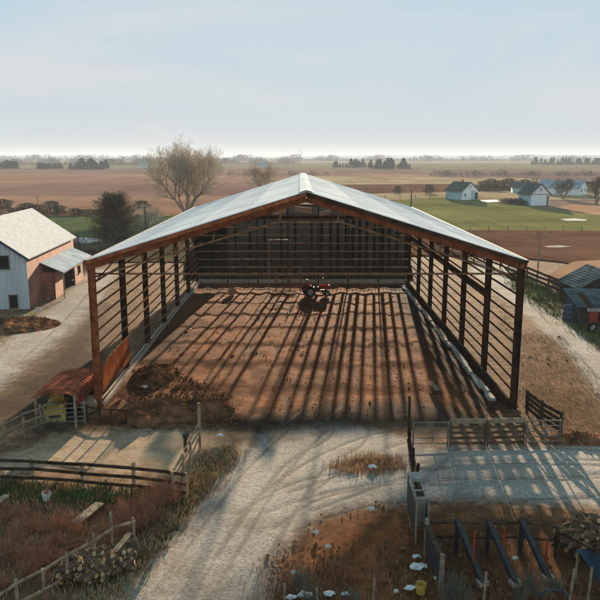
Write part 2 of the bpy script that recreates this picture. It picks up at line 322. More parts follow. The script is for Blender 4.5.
def terrain_mat():
    m = bpy.data.materials.new('terrain'); m.use_nodes = True; t = m.node_tree; b = t.nodes['Principled BSDF']; b.inputs['Roughness'].default_value = .95; b.inputs['Specular IOR Level'].default_value = 0.02
    N = t.nodes.new; Lk = t.links.new
    geo = N('ShaderNodeNewGeometry')
    def noise(s, d=6, ro=.6, vec=None):
        n = N('ShaderNodeTexNoise'); n.inputs['Scale'].default_value = s; n.inputs['Detail'].default_value = d; n.inputs['Roughness'].default_value = ro; Lk(vec or geo.outputs['Position'], n.inputs['Vector']); return n.outputs['Fac']
    def math_(op, a, b_, clamp=False):
        n = N('ShaderNodeMath'); n.operation = op; n.use_clamp = clamp
        for i, v in enumerate((a, b_)):
            if isinstance(v, (int, float)): n.inputs[i].default_value = v
            else: Lk(v, n.inputs[i])
        return n.outputs[0]
    def rng(v, a, b_, c=0, d=1):
        n = N('ShaderNodeMapRange'); n.inputs[1].default_value = a; n.inputs[2].default_value = b_; n.inputs[3].default_value = c; n.inputs[4].default_value = d; Lk(v, n.inputs[0]); return n.outputs[0]
    def mix(f, a, b_, mode='MIX'):
        n = N('ShaderNodeMix'); n.data_type = 'RGBA'; n.blend_type = mode
        for k, v in (('Factor', f), ('A', a), ('B', b_)):
            if isinstance(v, (int, float)): n.inputs[k].default_value = v
            elif isinstance(v, tuple): n.inputs[k].default_value = (*v, 1)
            else: Lk(v, n.inputs[k])
        return n.outputs['Result']
    def attr(nm):
        a = N('ShaderNodeAttribute'); a.attribute_name = nm; s = N('ShaderNodeSeparateXYZ'); Lk(a.outputs['Vector'], s.inputs[0]); return s.outputs
    A = attr('ma'); B = attr('mb')
    nb = noise(.35, 8, .65); nm = noise(1.6, 8, .75); nf = noise(7, 6, .8); nx = noise(24, 4, .7)
    def edge(mk, w=.9, hard=.12, src=nm):
        return rng(math_('ADD', mk, math_('MULTIPLY', math_('SUBTRACT', src, .5), w)), .5-hard, .5+hard)
    # fine clod / straw flecks
    soil = mix(rng(nb, .35, .65), (.085, .046, .027), (.155, .088, .05))
    soil = mix(rng(nm, .42, .68), soil, (.26, .175, .11))
    orange = mix(rng(nm, .35, .65), (.125, .040, .014), (.31, .115, .040))
    orange = mix(rng(nb, .35, .7, 0, .7), orange, (.060, .021, .009))
    c = mix(edge(B['X'], .8, .3), soil, orange)
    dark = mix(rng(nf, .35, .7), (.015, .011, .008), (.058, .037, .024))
    pal = mix(rng(nm, .35, .65), (.29, .205, .135), (.44, .34, .24))
    pal = mix(rng(nb, .45, .7, 0, .6), pal, (.20, .13, .08))
    c = mix(edge(A['Y'], .8, .2), c, pal)
    grv = mix(rng(nf, .34, .66), (.20, .18, .16), (.43, .40, .355))
    grv = mix(rng(nb, .45, .68, 0, .6), grv, (.19, .145, .105))
    c = mix(edge(A['X'], .75, .16), c, grv)
    mp_ = N('ShaderNodeMapping'); mp_.inputs['Scale'].default_value = (1, .5, 1); Lk(geo.outputs['Position'], mp_.inputs['Vector'])
    ng = noise(2.6, 7, .7, mp_.outputs[0])
    gr = mix(rng(nf, .35, .65), (.040, .052, .018), (.15, .135, .055))
    gr = mix(rng(nb, .4, .6), gr, (.19, .16, .07))
    c = mix(edge(A['Z'], .9, .15, ng), c, gr)
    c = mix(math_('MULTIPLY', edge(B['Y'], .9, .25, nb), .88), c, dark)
    # wet dark streaks in wheel ruts
    c = mix(math_('MULTIPLY', rng(math_('ADD', B['Z'], math_('MULTIPLY', math_('SUBTRACT', nm, .5), .9)), .35, .8), .55), c, (.10, .085, .07))
    # big soft tone, fine speckle, straw flecks
    c = mix(rng(nf, .32, .48, .4, 0), c, (.05, .028, .015))
    c = mix(1.0, c, mix(rng(noise(.12, 4), .35, .65), (.82, .82, .82), (1.15, 1.12, 1.08)), 'MULTIPLY')
    c = mix(rng(nx, .58, .66, 0, .24), c, (.40, .31, .21))
    c = mix(rng(nx, .44, .36, 0, .4), c, (.04, .028, .02))
    Lk(c, b.inputs['Base Color'])
    hh = math_('ADD', math_('MULTIPLY', nf, .6), math_('MULTIPLY', nx, .35)); hh = math_('ADD', hh, math_('MULTIPLY', nm, 1.2))
    bu = N('ShaderNodeBump'); bu.inputs['Distance'].default_value = .08; bu.inputs['Strength'].default_value = .9; Lk(hh, bu.inputs['Height']); Lk(bu.outputs[0], b.inputs['Normal'])
    return m
M['terrain'] = terrain_mat()
grid_ground()
# far ground: one frame-shaped sheet around the detailed one, then fields
def fieldmat(name, c1, c2, rowscale=.35, rot=0.0, rows=.25, big=.012):
    m = bpy.data.materials.new(name); m.use_nodes = True; t = m.node_tree; b = t.nodes['Principled BSDF']; b.inputs['Roughness'].default_value = 1; b.inputs['Specular IOR Level'].default_value = 0
    geo = t.nodes.new('ShaderNodeNewGeometry'); mp = t.nodes.new('ShaderNodeMapping'); mp.inputs['Rotation'].default_value = (0, 0, rot); mp.inputs['Scale'].default_value = (rowscale, rowscale*.05, 1)
    t.links.new(geo.outputs['Position'], mp.inputs['Vector'])
    n0 = t.nodes.new('ShaderNodeTexNoise'); n0.inputs['Scale'].default_value = 1; n0.inputs['Detail'].default_value = 4; t.links.new(mp.outputs[0], n0.inputs['Vector'])
    n1 = t.nodes.new('ShaderNodeTexNoise'); n1.inputs['Scale'].default_value = big; n1.inputs['Detail'].default_value = 9; n1.inputs['Roughness'].default_value = .65; t.links.new(geo.outputs['Position'], n1.inputs['Vector'])
    ad = t.nodes.new('ShaderNodeMath'); ad.operation = 'MULTIPLY_ADD'; ad.inputs[1].default_value = rows; t.links.new(n0.outputs['Fac'], ad.inputs[0]); t.links.new(n1.outputs['Fac'], ad.inputs[2])
    ra = t.nodes.new('ShaderNodeValToRGB'); ra.color_ramp.elements[0].position = .36+rows*.5; ra.color_ramp.elements[1].position = .62+rows*.5
    ra.color_ramp.elements[0].color = (*c1, 1); ra.color_ramp.elements[1].color = (*c2, 1)
    t.links.new(ad.outputs[0], ra.inputs[0]); t.links.new(ra.outputs[0], b.inputs['Base Color'])
    return m
FM = dict(
    base=fieldmat('far_plain', (.12, .085, .07), (.21, .15, .115), .02, math.pi/2, .3, .004),
    tan=fieldmat('stubble', (.165, .095, .062), (.28, .17, .11), .08, math.pi/2, .4, .01),
    pink=fieldmat('pinkish_soil', (.13, .075, .062), (.20, .12, .095), .06, math.pi/2, .5, .01),
    brown=fieldmat('ploughed', (.075, .038, .024), (.14, .073, .045), .9, .3, .35, .05),
    olive=fieldmat('dull_grass', (.11, .095, .045), (.20, .155, .08), .15, math.pi/2, .4, .02),
    green=fieldmat('young_crop', (.092, .095, .034), (.175, .160, .062), .5, .9, .3, .03),
    green2=fieldmat('green_strip', (.055, .072, .032), (.10, .11, .05), .3, math.pi/2, .3, .03),
    straw=fieldmat('pale_straw', (.20, .145, .085), (.33, .25, .15), .2, math.pi/2, .4, .03),
    darkgr=fieldmat('rough_pasture', (.045, .038, .022), (.12, .09, .05), .4, 1, .2, .06),
    clay=fieldmat('orange_clay', (.24, .13, .075), (.33, .20, .125), .3, 1, .3, .03))
b = MB()
S = 9000
b.add([(-S, -300, -.05), (S, -300, -.05), (S, 8, -.05), (-S, 8, -.05)], [(0, 1, 2, 3)])
b.add([(-S, 8, -.05), (-90, 8, -.05), (-90, 150, -.05), (-S, 150, -.05)], [(0, 1, 2, 3)])
b.add([(90, 8, -.05), (S, 8, -.05), (S, 150, -.05), (90, 150, -.05)], [(0, 1, 2, 3)])
b.add([(-S, 150, -.05), (S, 150, -.05), (S, 9500, -.05), (-S, 9500, -.05)], [(0, 1, 2, 3)])
tag(b.build('plain', FM['base']), kind='structure')
zf = [0.0]
FM['backing'] = fieldmat('wall_gap_black', (.002, .002, .002), (.007, .006, .005), .5, .2, .3, .05)
def field(name, pts, m, px=True, amp=0):
    zf[0] += .006
    p = [G(a, c) for a, c in pts] if px else [Vector((a, c, 0)) for a, c in pts]
    q = []
    for i in range(len(p)):
        a = p[i]; c = p[(i+1) % len(p)]
        for k in range(8):
            v = a.lerp(c, k/8); s = (a-c).length*.004*amp; q.append((v.x+R.uniform(-s, s), v.y+R.uniform(-s, s), zf[0]))
    mb = MB(); mb.add(q, [tuple(range(len(q)))[::-1]]); o = mb.build(name, m)
    if o.data.polygons[0].normal.z < 0: o.data.flip_normals()
    return tag(o, kind='structure')
def strip(y0, y1, x0=-260, x1=860, t0=0, t1=0):   # px strip; t = tilt of the edges
    return [(x0, y0), (x1, y0+t0), (x1, y1+t1), (x0, y1)]
field('field', strip(160.6, 163, -300, 900), FM['straw'], amp=1)
field('field', strip(164.5, 169, -300, 900, 1, 1), FM['olive'], amp=1)
field('field', strip(169, 176.5, -300, 420, 0, 2), FM['pink'], amp=1)
field('field', strip(174, 183, -300, 520, 0, 2), FM['tan'], amp=1)
field('field', strip(183, 197, -300, 320), FM['pink'], amp=1)
field('field', strip(196, 216, -300, 300), FM['tan'], amp=1)
field('field', [(430, 170), (900, 172), (900, 181), (440, 178)], FM['pink'], amp=1)
field('field', [(300, 176), (520, 178), (620, 184), (900, 184), (900, 200), (300, 200)], FM['straw'], amp=1)
field('field', [(300, 185), (450, 184), (520, 186), (520, 191), (300, 195)], FM['brown'], amp=1)
field('field', [(-260, 216.5), (120, 216), (215, 216), (215, 222), (110, 243), (-260, 250)], FM['green2'], amp=2)
field('field', [(-260, 241), (60, 238), (130, 238), (240, 221), (300, 221), (300, 262), (-260, 262)], FM['darkgr'], amp=2)
field('field', [(395, 200), (450, 197.5), (510, 202), (560, 211), (640, 219), (900, 226), (900, 233), (640, 232), (500, 231), (395, 231)], FM['green'], amp=1)
field('field', [(300, 231), (500, 230.5), (640, 231.5), (900, 234), (900, 275), (610, 272), (560, 262), (500, 256), (300, 256)], FM['brown'], amp=2)
field('field', [(555, 208), (580, 203), (640, 200), (900, 200), (900, 225), (640, 219), (595, 215)], FM['clay'], amp=2)
field('field', [(560, 268), (575, 262), (640, 258), (700, 270), (640, 292), (585, 290), (545, 278)], FM['clay'], amp=2)
water = mat('pale_water', (.16, .16, .14), (.34, .33, .30), .4, 0, .3, spec=.6)
def puddle(pts):
    o = field('pond', pts, water, amp=14); return o
puddle([(50, 239), (88, 238), (108, 240), (92, 243.5), (56, 244)])
puddle([(560, 219.5), (575, 218.8), (588, 220), (584, 221.3), (566, 221)])
puddle([(480, 200.5), (497, 200), (500, 202), (486, 202.6)])
pal2 = fieldmat('chalky_patch', (.36, .28, .20), (.46, .38, .28), .2, 0, .3, .1)
field('bare_soil_patch', [(543, 246.8), (560, 245.8), (572, 247.2), (560, 248.2), (548, 248.2)], pal2, amp=10)
field('black_backing', [(-13.5, 84.5), (13, 84.5), (31, 215), (-30, 215)], FM['backing'], px=False, amp=1)  # added near-black sheet so the gaps in the back wall look dark
# hills on the horizon
def hills(name, Y, x0, x1, hmax, seed, c, px):
    m = mat(name, c, tuple(k*1.3 for k in c), 1, 0, .002)
    mb = MB(); n = 120; vs = []
    for i in range(n+1):
        t = i/n; x = x0+(x1-x0)*t; q = random.Random(seed+i//3)
        e = math.sin(math.pi*t)**.5 if 0 < t < 1 else 0
        h = hmax*e*(.55+.25*math.sin(t*9+seed)+.2*math.sin(t*23+seed*2))
        vs += [(x, Y, -1), (x, Y+200, h), (x, Y+900, -1)]
    fs = []
    for i in range(n):
        for k in (0, 1): a = i*3+k; fs.append((a, a+3, a+4, a+1))
    mb.add(vs, fs); tag(mb.build(px, m, smooth=True), kind='structure')
hills('far_hills', 7000, -5500, 6500, 30, 1, (.05, .06, .07), 'hills')
hills('far_hill_right', 5600, 900, 5200, 34, 5, (.06, .06, .06), 'hills')
# ------------------------------------------------------------------ the big open shed
def shed():
    t = thing('open_shed', 'long open-sided steel shed with pale gabled metal roof and rust red frame', 'shed')
    st = (Y2-Y1)/NB
    sl_ = math.atan2(ZR-ZE, W2)
    for i in range(NB+1):
        y = Y1+i*st
        for s in (-1, 1):
            x = CX+s*W2
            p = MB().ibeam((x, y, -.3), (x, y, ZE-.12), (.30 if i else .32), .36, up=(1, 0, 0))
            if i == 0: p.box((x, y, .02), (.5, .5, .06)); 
            p.build('post', M['rust'] if (s < 0 and i == 0) else M['rustdark'], t)  # dark steel paints in the backlit silhouette of all but the front left post
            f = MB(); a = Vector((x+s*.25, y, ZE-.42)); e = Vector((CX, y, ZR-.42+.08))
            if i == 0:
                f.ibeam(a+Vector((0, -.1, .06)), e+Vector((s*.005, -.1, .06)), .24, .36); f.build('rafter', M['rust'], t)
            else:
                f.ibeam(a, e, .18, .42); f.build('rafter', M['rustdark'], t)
            # haunch brace
            if i in (0, NB): MB().beam((x-s*.1, y, ZE-1.3), (x-s*1.2, y, ZE-.15+1.2*(ZR-ZE)/W2-.35), .07, .07).build('knee_brace', M['rustdark'], t)
        if i in (0, NB):
            MB().tube((XL, y+.16, 7.72), (XR, y+.16, 7.72), .055, n=8).build('tie_bar', M['girt'], t)
        if i in (0, 2, 4, NB):
            c = MB(); pts = [(XL, y+.1, 7.5), (CX-1.6, y+.1, 10.62), (CX+1.9, y+.1, 10.62), (XR, y+.1, 7.5)]
            for a, e in zip(pts[:-1], pts[1:]): c.beam(a, e, .09, .10)
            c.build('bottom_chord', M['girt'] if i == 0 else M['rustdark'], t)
            for k in (-9.2, -7.3, -5.2, -3.2, -1.5, 1.7, 3.4, 5.3, 7.4, 9.3):
                zr = ZR-.55-(abs(k))*(ZR-ZE)/W2; zc = 7.5+(12-abs(k))*(3.12/10.3); zc = min(zc, 10.62)
                if zr-zc > .1: MB().beam((CX+k, y+.1, zc), (CX+k+.12, y+.1, zr), .07, .07).build('web_strut', M['girt'] if i == 0 else M['rustdark'], t)
                if zr-zc > .1 and i: MB().beam((CX+k, y+.1, zc), (CX+k+(1.5 if k < 0 else -1.5), y+.1, zr+.3), .05, .05).build('web_brace', M['rustdark'], t)
    # girts
    for s in (-1, 1):
        x = CX+s*(W2-.02)
        zs = [.3+.70*k for k in range(11)]
        for k, z in enumerate(zs):
            MB().beam((x-s*.17, Y1-.1, z), (x-s*.17, Y2+.1, z+R.uniform(-.03, .03)), .06, .10).build('side_rail', M['girt'] if s < 0 else M['rustdark'], t)  # left rails in a sunlit tone, right rails in a shaded one
    MB().beam((XR+.2, Y1+st*1.0, 5.1), (XR+.2, Y2, 5.1), .08, .55).build('side_board', M['darktimber'], t)
    # low sheet in the first left bay
    MB().box((XL+.22, Y1+st*.5, 1.55), (.04, st-.35, 1.6)).build('side_panel', mat('orange_rust_sheet', (.15, .045, .02), (.27, .09, .038), .86, 0, 1.3), t)
    # roof
    oh = .15; zo = .02
    for s in (-1, 1):
        a = Vector((CX, 0, ZR+.12)); e = Vector((CX+s*(W2+oh), 0, ZE+.12-oh*(ZR-ZE)/W2)); d = (e-a)
        mb = MB(); nseg = 4
        yy0, yy1 = Y1-.55, Y2+.55
        for k in range(nseg):      # sheets lapped down the slope: each row a few mm above the one below
            p = a+d*(k/nseg); q = a+d*((k+1)/nseg+.004); lift = Vector((0, 0, .006*(nseg-k)))
            p = p+lift; q = q+lift; th = Vector((0, 0, -.045))
            mb.add([(p.x, yy0, p.z), (p.x, yy1, p.z), (q.x, yy1, q.z), (q.x, yy0, q.z), (p.x, yy0, p.z+th.z), (p.x, yy1, p.z+th.z), (q.x, yy1, q.z+th.z), (q.x, yy0, q.z+th.z)],
                   [(0, 1, 2, 3), (7, 6, 5, 4), (0, 4, 5, 1), (2, 6, 7, 3), (1, 5, 6, 2), (3, 7, 4, 0)])
        y = yy0+.5
        while y < yy1-.2:
            mb.beam(a+Vector((0, y, .022)), e+Vector((0, y, .010)), .07, .022); y += 1.05
        mb.build('roof_slope', M['roof'], t)
        for k in range(9):
            p = a+d*((k+.35)/9); MB().beam((p.x, Y1-.35, p.z-.13), (p.x, Y2+.3, p.z-.13), .07, .12).build('purlin', M['rustdark'], t)
        MB().beam((e.x, yy0, e.z-.05), (e.x, yy1, e.z-.05), .16, .14).build('gutter', M['roofdark'], t)
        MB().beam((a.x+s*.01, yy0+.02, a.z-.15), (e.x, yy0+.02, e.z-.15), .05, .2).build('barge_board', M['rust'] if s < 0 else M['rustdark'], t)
    mb = MB(); 
    for s in (-1, 1): mb.add([(CX, Y1-.58, ZR+.20), (CX, Y2+.58, ZR+.20), (CX+s*.38, Y2+.58, ZR+.09), (CX+s*.38, Y1-.58, ZR+.09)], [(0, 1, 2, 3)])
    mb.build('ridge_cap', M['roof'], t)
    # back wall: posts, rails and slats added with gaps for sun streaks on the floor, open strip at the bottom and open gable above
    n = 7; bw = 2*W2/n
    for k in range(1, n): MB().ibeam((XL+k*bw, Y2, 0), (XL+k*bw, Y2, 8.6+(W2-abs(k*bw-W2))*(ZR-ZE)/W2-.6), .14, .18, up=(0, 1, 0)).build('wall_post', M['rustdark'], t)
    for k in range(n):
        x0 = XL+k*bw+.12; x1 = XL+(k+1)*bw-.12
        pitch, bwid = ((.5, .52), (1.8, .20), (1.75, .22), (1.3, .26), (.9, .34), (.78, .34), (.78, .36))[k]
        sl2 = MB(); m0 = max(1, round((x1-x0)/pitch)); pt = (x1-x0+.24)/m0
        for q_ in range(m0): sl2.box((x0-.12+pt*(q_+.5)+(R.uniform(-.12, .12) if k else 0), Y2+.16, 4.1+R.uniform(-.03, .03)), (min(pt-.02, bwid+R.uniform(-.05, .05)) if k else pt-.01, .03, 6.3))
        sl2.build('slat_cladding', M['slat'], t)
    for k in range(8):
        z = .95+.90*k
        MB().beam((XL+.1, Y2-.16, z), (XR-.1, Y2-.16, z), .09, .12).build('wall_rail', M['wallrail'], t)
    MB().beam((XL+.2, Y2+.02, 7.42), (XR-.2, Y2+.02, 7.42), .12, .4).build('header_beam', M['rustdark'], t)
    MB().box((CX, Y2+.1, .18), (2*W2-.3, .22, .5)).build('concrete_kerb', M['concrete'], t)
    br = MB()
    for k in range(56): x = XL+.4+k*(2*W2-.8)/55; br.tube((x, Y2-.35, 0), (x, Y2-.35, .98), .018, n=4)
    for z in (.5, 1.0): br.tube((XL+.3, Y2-.35, z), (XR-.3, Y2-.35, z), .03, n=5)
    br.build('bar_railing', M['gal'], t)
    # footing along the right wall, broken pale concrete
    q = MB(); y = Y1+1.0
    while y < Y2-2:
        l = R.uniform(.8, 2.4); q.box((XR-.95+R.uniform(-.08, .08), y+l/2, .05+R.uniform(-.03, .03)), (.32+R.uniform(-.08, .08), l*.93, .2), R.uniform(-.04, .04)); y += l+R.choice([0, 0, .4])
    q.build('footing', M['concrete'], t)
    q = MB()
    for s in (-1,): q.box((XL+.1, (Y1+Y2)/2, .02), (.4, Y2-Y1-.2, .3))
    q.build('footing', M['concrete'], t)
    q = MB(); q.box((XR-.25, (Y1+Y2)/2, .1), (.16, Y2-Y1-.2, .55)); q.build('kick_board', M['darktimber'], t)
    # loose sheets caught in the far gable
    for (x, z, l, h, a) in ((-2.2, 8.1, 1.7, .5, .1), (.3, 8.3, 2.0, .6, -.06), (2.7, 7.95, 1.5, .4, .15), (-.9, 9.0, 1.3, .5, .2), (1.6, 9.1, 1.1, .4, -.1)):
        MB().beam((x-l/2, Y2+.1, z-a*l), (x+l/2, Y2+.1, z+a*l), .03, h).build('gable_sheet', M['whitewall'], t)
shed()
# ------------------------------------------------------------------ barn on the left
def barn():
    P0 = Vector((-25.7, 68, 0)); rz = math.radians(3.5)
    t = thing('brick_barn', 'barn with white corrugated gable end, brick side wall and cream roof', 'barn', P0, rz)
    Ln = 18.0; Wd = 9.2; ze = 4.9; zr = 8.1
    MB().box((-.14, Ln/2, ze/2-.1), (.28, Ln-.1, ze+.2)).build('brick_wall', M['brick'], t)
    MB().box((-Wd+.14, Ln/2, ze/2-.1), (.28, Ln-.1, ze+.2)).build('side_wall', M['brick'], t)
    for y, nm, mm in ((0, 'gable_wall', 'white_metal'), (Ln-.12, 'rear_wall', 'brick')):
        MB().prism([(0, y, -.1), (0, y, ze), (-Wd/2, y, zr-.05), (-Wd, y, ze), (-Wd, y, -.1)], (0, .12, 0)).build(nm, M[mm], t)
    for s, x1 in ((1, .3), (-1, -Wd-.3)):
        k = (zr-ze)/(Wd/2); mb = MB(); z1 = zr-k*(Wd/2+.3)+.1
        mb.prism([(-Wd/2, -.35, zr+.12), (x1, -.35, z1), (x1, -.35, z1-.1), (-Wd/2, -.35, zr+.02)], (0, Ln+.7, 0)); mb.build('roof_slope', M['barnroof'], t)
        MB().beam((-Wd/2+s*.02, -.38, zr-.04), (x1, -.38, z1-.16), .05, .2).build('barge_board', M['blue'], t)
    # window and small door in the gable
    def opening(cx, z0, z1, w_, nm):
        o = MB().box((cx, -.02, (z0+z1)/2), (w_, .05, z1-z0)).build(nm, M['dark'], t)
        f = MB(); 
        for a, c in (((cx-w_/2, z0), (cx-w_/2, z1)), ((cx+w_/2, z0), (cx+w_/2, z1)), ((cx-w_/2-.05, z1), (cx+w_/2+.05, z1)), ((cx-w_/2-.05, z0), (cx+w_/2+.05, z0))): f.beam((a[0], -.05, a[1]), (c[0], -.05, c[1]), .07, .07)
        f.build('frame', M['paletimber'], o)
    opening(-2.05, 3.75, 5.05, .95, 'window'); opening(-1.45, .0, 1.3, .8, 'door')
    # projecting bay with metal awning roof
    y0, y1 = 4.6, 16.6; bx = 1.25
    q = MB(); h = 2.7
    q.box((bx-.1, y0+1.6, h/2), (.2, 3.2, h)).box((bx-.1, y1-1.9, h/2), (.2, 3.8, h)).box((bx-.1, (y0+y1)/2-.3, h-.25), (.2, 4.9, .5)).box((bx/2, y0+.1, h/2), (bx-.02, .2, h)).box((bx/2, y1-.1, h/2), (bx-.02, .2, h))
    q.build('bay_wall', M['brick'], t)
    MB().box((bx-.45, (y0+y1)/2-.3, 1.1), (.05, 5.0, 2.2)).build('doorway', M['dark'], t)
    o = MB().box((bx+.03, y1-1.7, 1.45), (.06, .9, .8)).build('window', M['dark'], t)
    MB().box((bx+.05, y1-1.7, 1.02), (.14, 1.1, .08)).box((bx+.05, y1-1.7, 1.9), (.1, 1.1, .08)).build('frame', M['paletimber'], o)
    MB().prism([(.02, 0, 3.75), (bx+1.0, 0, 2.75), (bx+1.0, 0, 2.68), (.02, 0, 3.68)], (0, y1-y0+.8, 0)).build('awning', M['awning'], t).location = (0, y0-.4, 0)
    MB().beam((bx+.9, y0-.2, 2.62), (bx+.9, y1+.2, 2.62), .1, .12).build('awning_beam', M['timber'], t)
    for y in (y0, y1): MB().box((bx+.85, y, 1.3), (.1, .1, 2.6)).build('awning_post', M['timber'], t)
barn()
def smallbuild(name, label, cat, loc, rz, w, l, ze, zr, wall, roof, front, extras=()):
    t = thing(name, label, cat, loc, rz)
    for sx in (1, -1): MB().box((sx*(w/2-.1), l/2, ze/2), (.2, l-.1, ze)).build('side_wall', M[wall], t)
    for y in (0, l-.2): MB().prism([(-w/2, y, 0), (w/2, y, 0), (w/2, y, ze), (0, y, zr), (-w/2, y, ze)], (0, .2, 0)).build('gable_wall', M[front], t)
    k = (zr-ze)/(w/2)
    for s in (-1, 1):
        x1 = s*(w/2+.4); z1 = ze-k*.4+.12
        MB().prism([(0, -.4, zr+.15), (x1, -.4, z1), (x1, -.4, z1-.1), (0, -.4, zr+.05)], (0, l+.8, 0)).build('roof', M[roof], t)
    for (nm, x, z, w_, h, mm) in extras:
        o_ = MB().box((x, -.04, z), (w_, .08, h)).build(nm, M[mm], t)
        if 'window' in nm:
            f_ = MB()
            for dx in (-1, 0, 1): f_.box((x+dx*w_/2, -.10, z), (.09, .05, h+.15))
            for dz in (-1, 0, 1): f_.box((x, -.105, z+dz*h/2), (w_+.2, .05, .09))
            f_.build('frame', M[front], o_)
    for s in (-1, 1): MB().beam((s*(w/2+.42), -.4, ze-k*.4+.02), (s*(w/2+.42), l+.4, ze-k*.4+.02), .12, .12).build('gutter', M['gal'], t)
    MB().box((w*.12, l*.6, zr+.25), (.55, .55, 1.1)).build('chimney', M['brick'], t)
    return t
g = G(470, 200); smallbuild('white_farmhouse', 'white gabled farm building with pale blue side beyond the green field', 'house', g, math.radians(30), 7, 8, 3.0, 5.7, 'bluewall', 'shingle', 'whitewall', (('door', 1.2, 1.6, 1.6, 3, 'bluewall'), ('window', -2.2, 1.7, .8, 1.1, 'dark'), ('doorway', 2.7, 1.3, 1.2, 2.2, 'darktimber'), ('gable_window', 0, 4.3, .5, .8, 'dark')))
g = G(540, 205.5); smallbuild('white_cottage', 'white cottage with dark green-grey roof and small attic window beside dark shrubs', 'house', g, math.radians(14), 6.2, 7, 3.4, 6.1, 'bluewall', 'shingle', 'whitewall', (('gable_window', 0, 4.6, .6, 1.0, 'darktimber'), ('door', 2.4, 1.5, .7, 2.9, 'timber'), ('wall_band', 0, 3.25, 6.2, .16, 'timber')))
g = G(583, 195); smallbuild('white_long_house', 'low white house with long bluish roof at the right edge of the plain', 'house', g, math.radians(50), 8, 16, 2.8, 5.2, 'whitewall', 'awning', 'whitewall', (('window', -2, 1.8, 1.2, 1.2, 'dark'), ('window', 2.2, 1.8, 1.2, 1.2, 'dark')))
g = G(546, 193); smallbuild('farm_outbuilding', 'low pale outbuilding between the cottage and the bushes', 'outbuilding', g, math.radians(80), 6, 13, 2.2, 3.8, 'bluewall', 'shingle', 'whitewall')
# white cottage leans: small sheds & far specks
for px, py, nm, lb in ((150.0, 168.2, 'white_far_barn', 'tiny white barn far off on the left plain'), (268, 168.5, 'white_far_house', 'tiny white house beyond the smaller bare tree')):
    smallbuild(nm, lb, 'barn', G(px, py), .6, 14, 20, 4, 7, 'whitewall', 'awning', 'whitewall')
# ------------------------------------------------------------------ low dark shed at the right edge
def right_shed():
    g = G(578, 324)
    t = thing('low_shed', 'low dark shed with grey metal roof and white sign boards at right edge', 'shed', g, math.radians(-4)); t.scale = (1, .8, .8)
    w_, d_ = 9.0, 5.0; hf, hb = 1.85, 2.75
    MB().box((w_/2, d_, hb/2), (w_, .15, hb)).build('rear_wall', M['darktimber'], t)
    for x in (0.08, w_-.08): MB().prism([(x-.07, 0, 0), (x-.07, d_-.1, 0), (x-.07, d_-.1, hb-.08), (x-.07, 0, hf)], (.14, 0, 0)).build('side_wall', M['blue'], t)
    q = MB(); q.box((.55, -.02, hf/2), (.9, .12, hf)).box((w_/2, -.02, hf-.3), (w_, .13, .6)).box((6.5, -.02, hf/2), (4.6, .11, hf)); q.build('front_wall', M['darktimber'], t)
    MB().box((1.25, -.05, .75), (.75, .08, 1.45)).build('door', M['red'], t)
    MB().box((2.8, .4, .75), (2.6, .05, 1.5)).build('doorway', M['dark'], t)
    MB().beam((w_/2, -.45, hf+.08), (w_/2, d_+.35, hb+.18), w_+.6, .06).build('roof', M['darkroof'], t)
    for k in range(3): MB().beam((.9+k*3.3, -.4, hf+.15), (.9+k*3.3, d_*.7, hb+.02), .5, .03).build('roof_sheet', M['rustdark'] if k == 0 else M['darkroof'], t)
    for x in (.95, 2.55):
        sgn = MB().box((x+.25, -.14, hf-.22), (1.1, .04, .36)).build('sign_board', M['white'], t)
    s2 = MB()
    for i in range(5): s2.box((.85+i*.16, -.163, hf-.22), (.07, .004, .14))
    s2.build('lettering', M['darktimber'], t)
    b2 = thing('gable_shed', 'small dark gabled roof shed just behind the low shed', 'shed', G(606, 309), .05)
    MB().prism([(-2.6, 0, 0), (2.6, 0, 0), (2.6, 0, 2.0), (0, 0, 3.4), (-2.6, 0, 2.0)], (0, 4.5, 0)).build('wall', M['darktimber'], b2)
    for s in (-1, 1): MB().prism([(0, -.3, 3.6), (s*3.0, -.3, 1.98), (s*3.0, -.3, 1.9), (0, -.3, 3.5)], (0, 5.1, 0)).build('roof', M['darkroof'], b2)
    # wrapped drum / tank beside it
    tk = thing('water_tank', 'round dark blue tank tarped against the end of the low shed', 'tank', G(569, 320)); tk.scale = (.8, .8, .72)
    q = MB(); q.tube((0, 0, 0), (0, 0, 1.7), .75, .72, 16).tube((0, 0, 1.7), (0, 0, 1.95), .72, .3, 16); q.build('tank_body', M['blue'], tk)
    q = MB(); 
    for z in (.5, 1.1): q.tube((0, 0, z), (0, 0, z+.06), .78, .78, 16)
    q.build('band', M['gal'], tk)
    tp = thing('steel_barrel', 'small dark barrel between the tank and the low shed', 'barrel', G(576, 322)); q = MB(); q.tube((0, 0, 0), (0, 0, .9), .3, .3, 12).tube((0, 0, .3), (0, 0, .34), .33, .33, 12).tube((0, 0, .6), (0, 0, .64), .33, .33, 12); q.build('barrel_body', M['blackm'], tp)
right_shed()
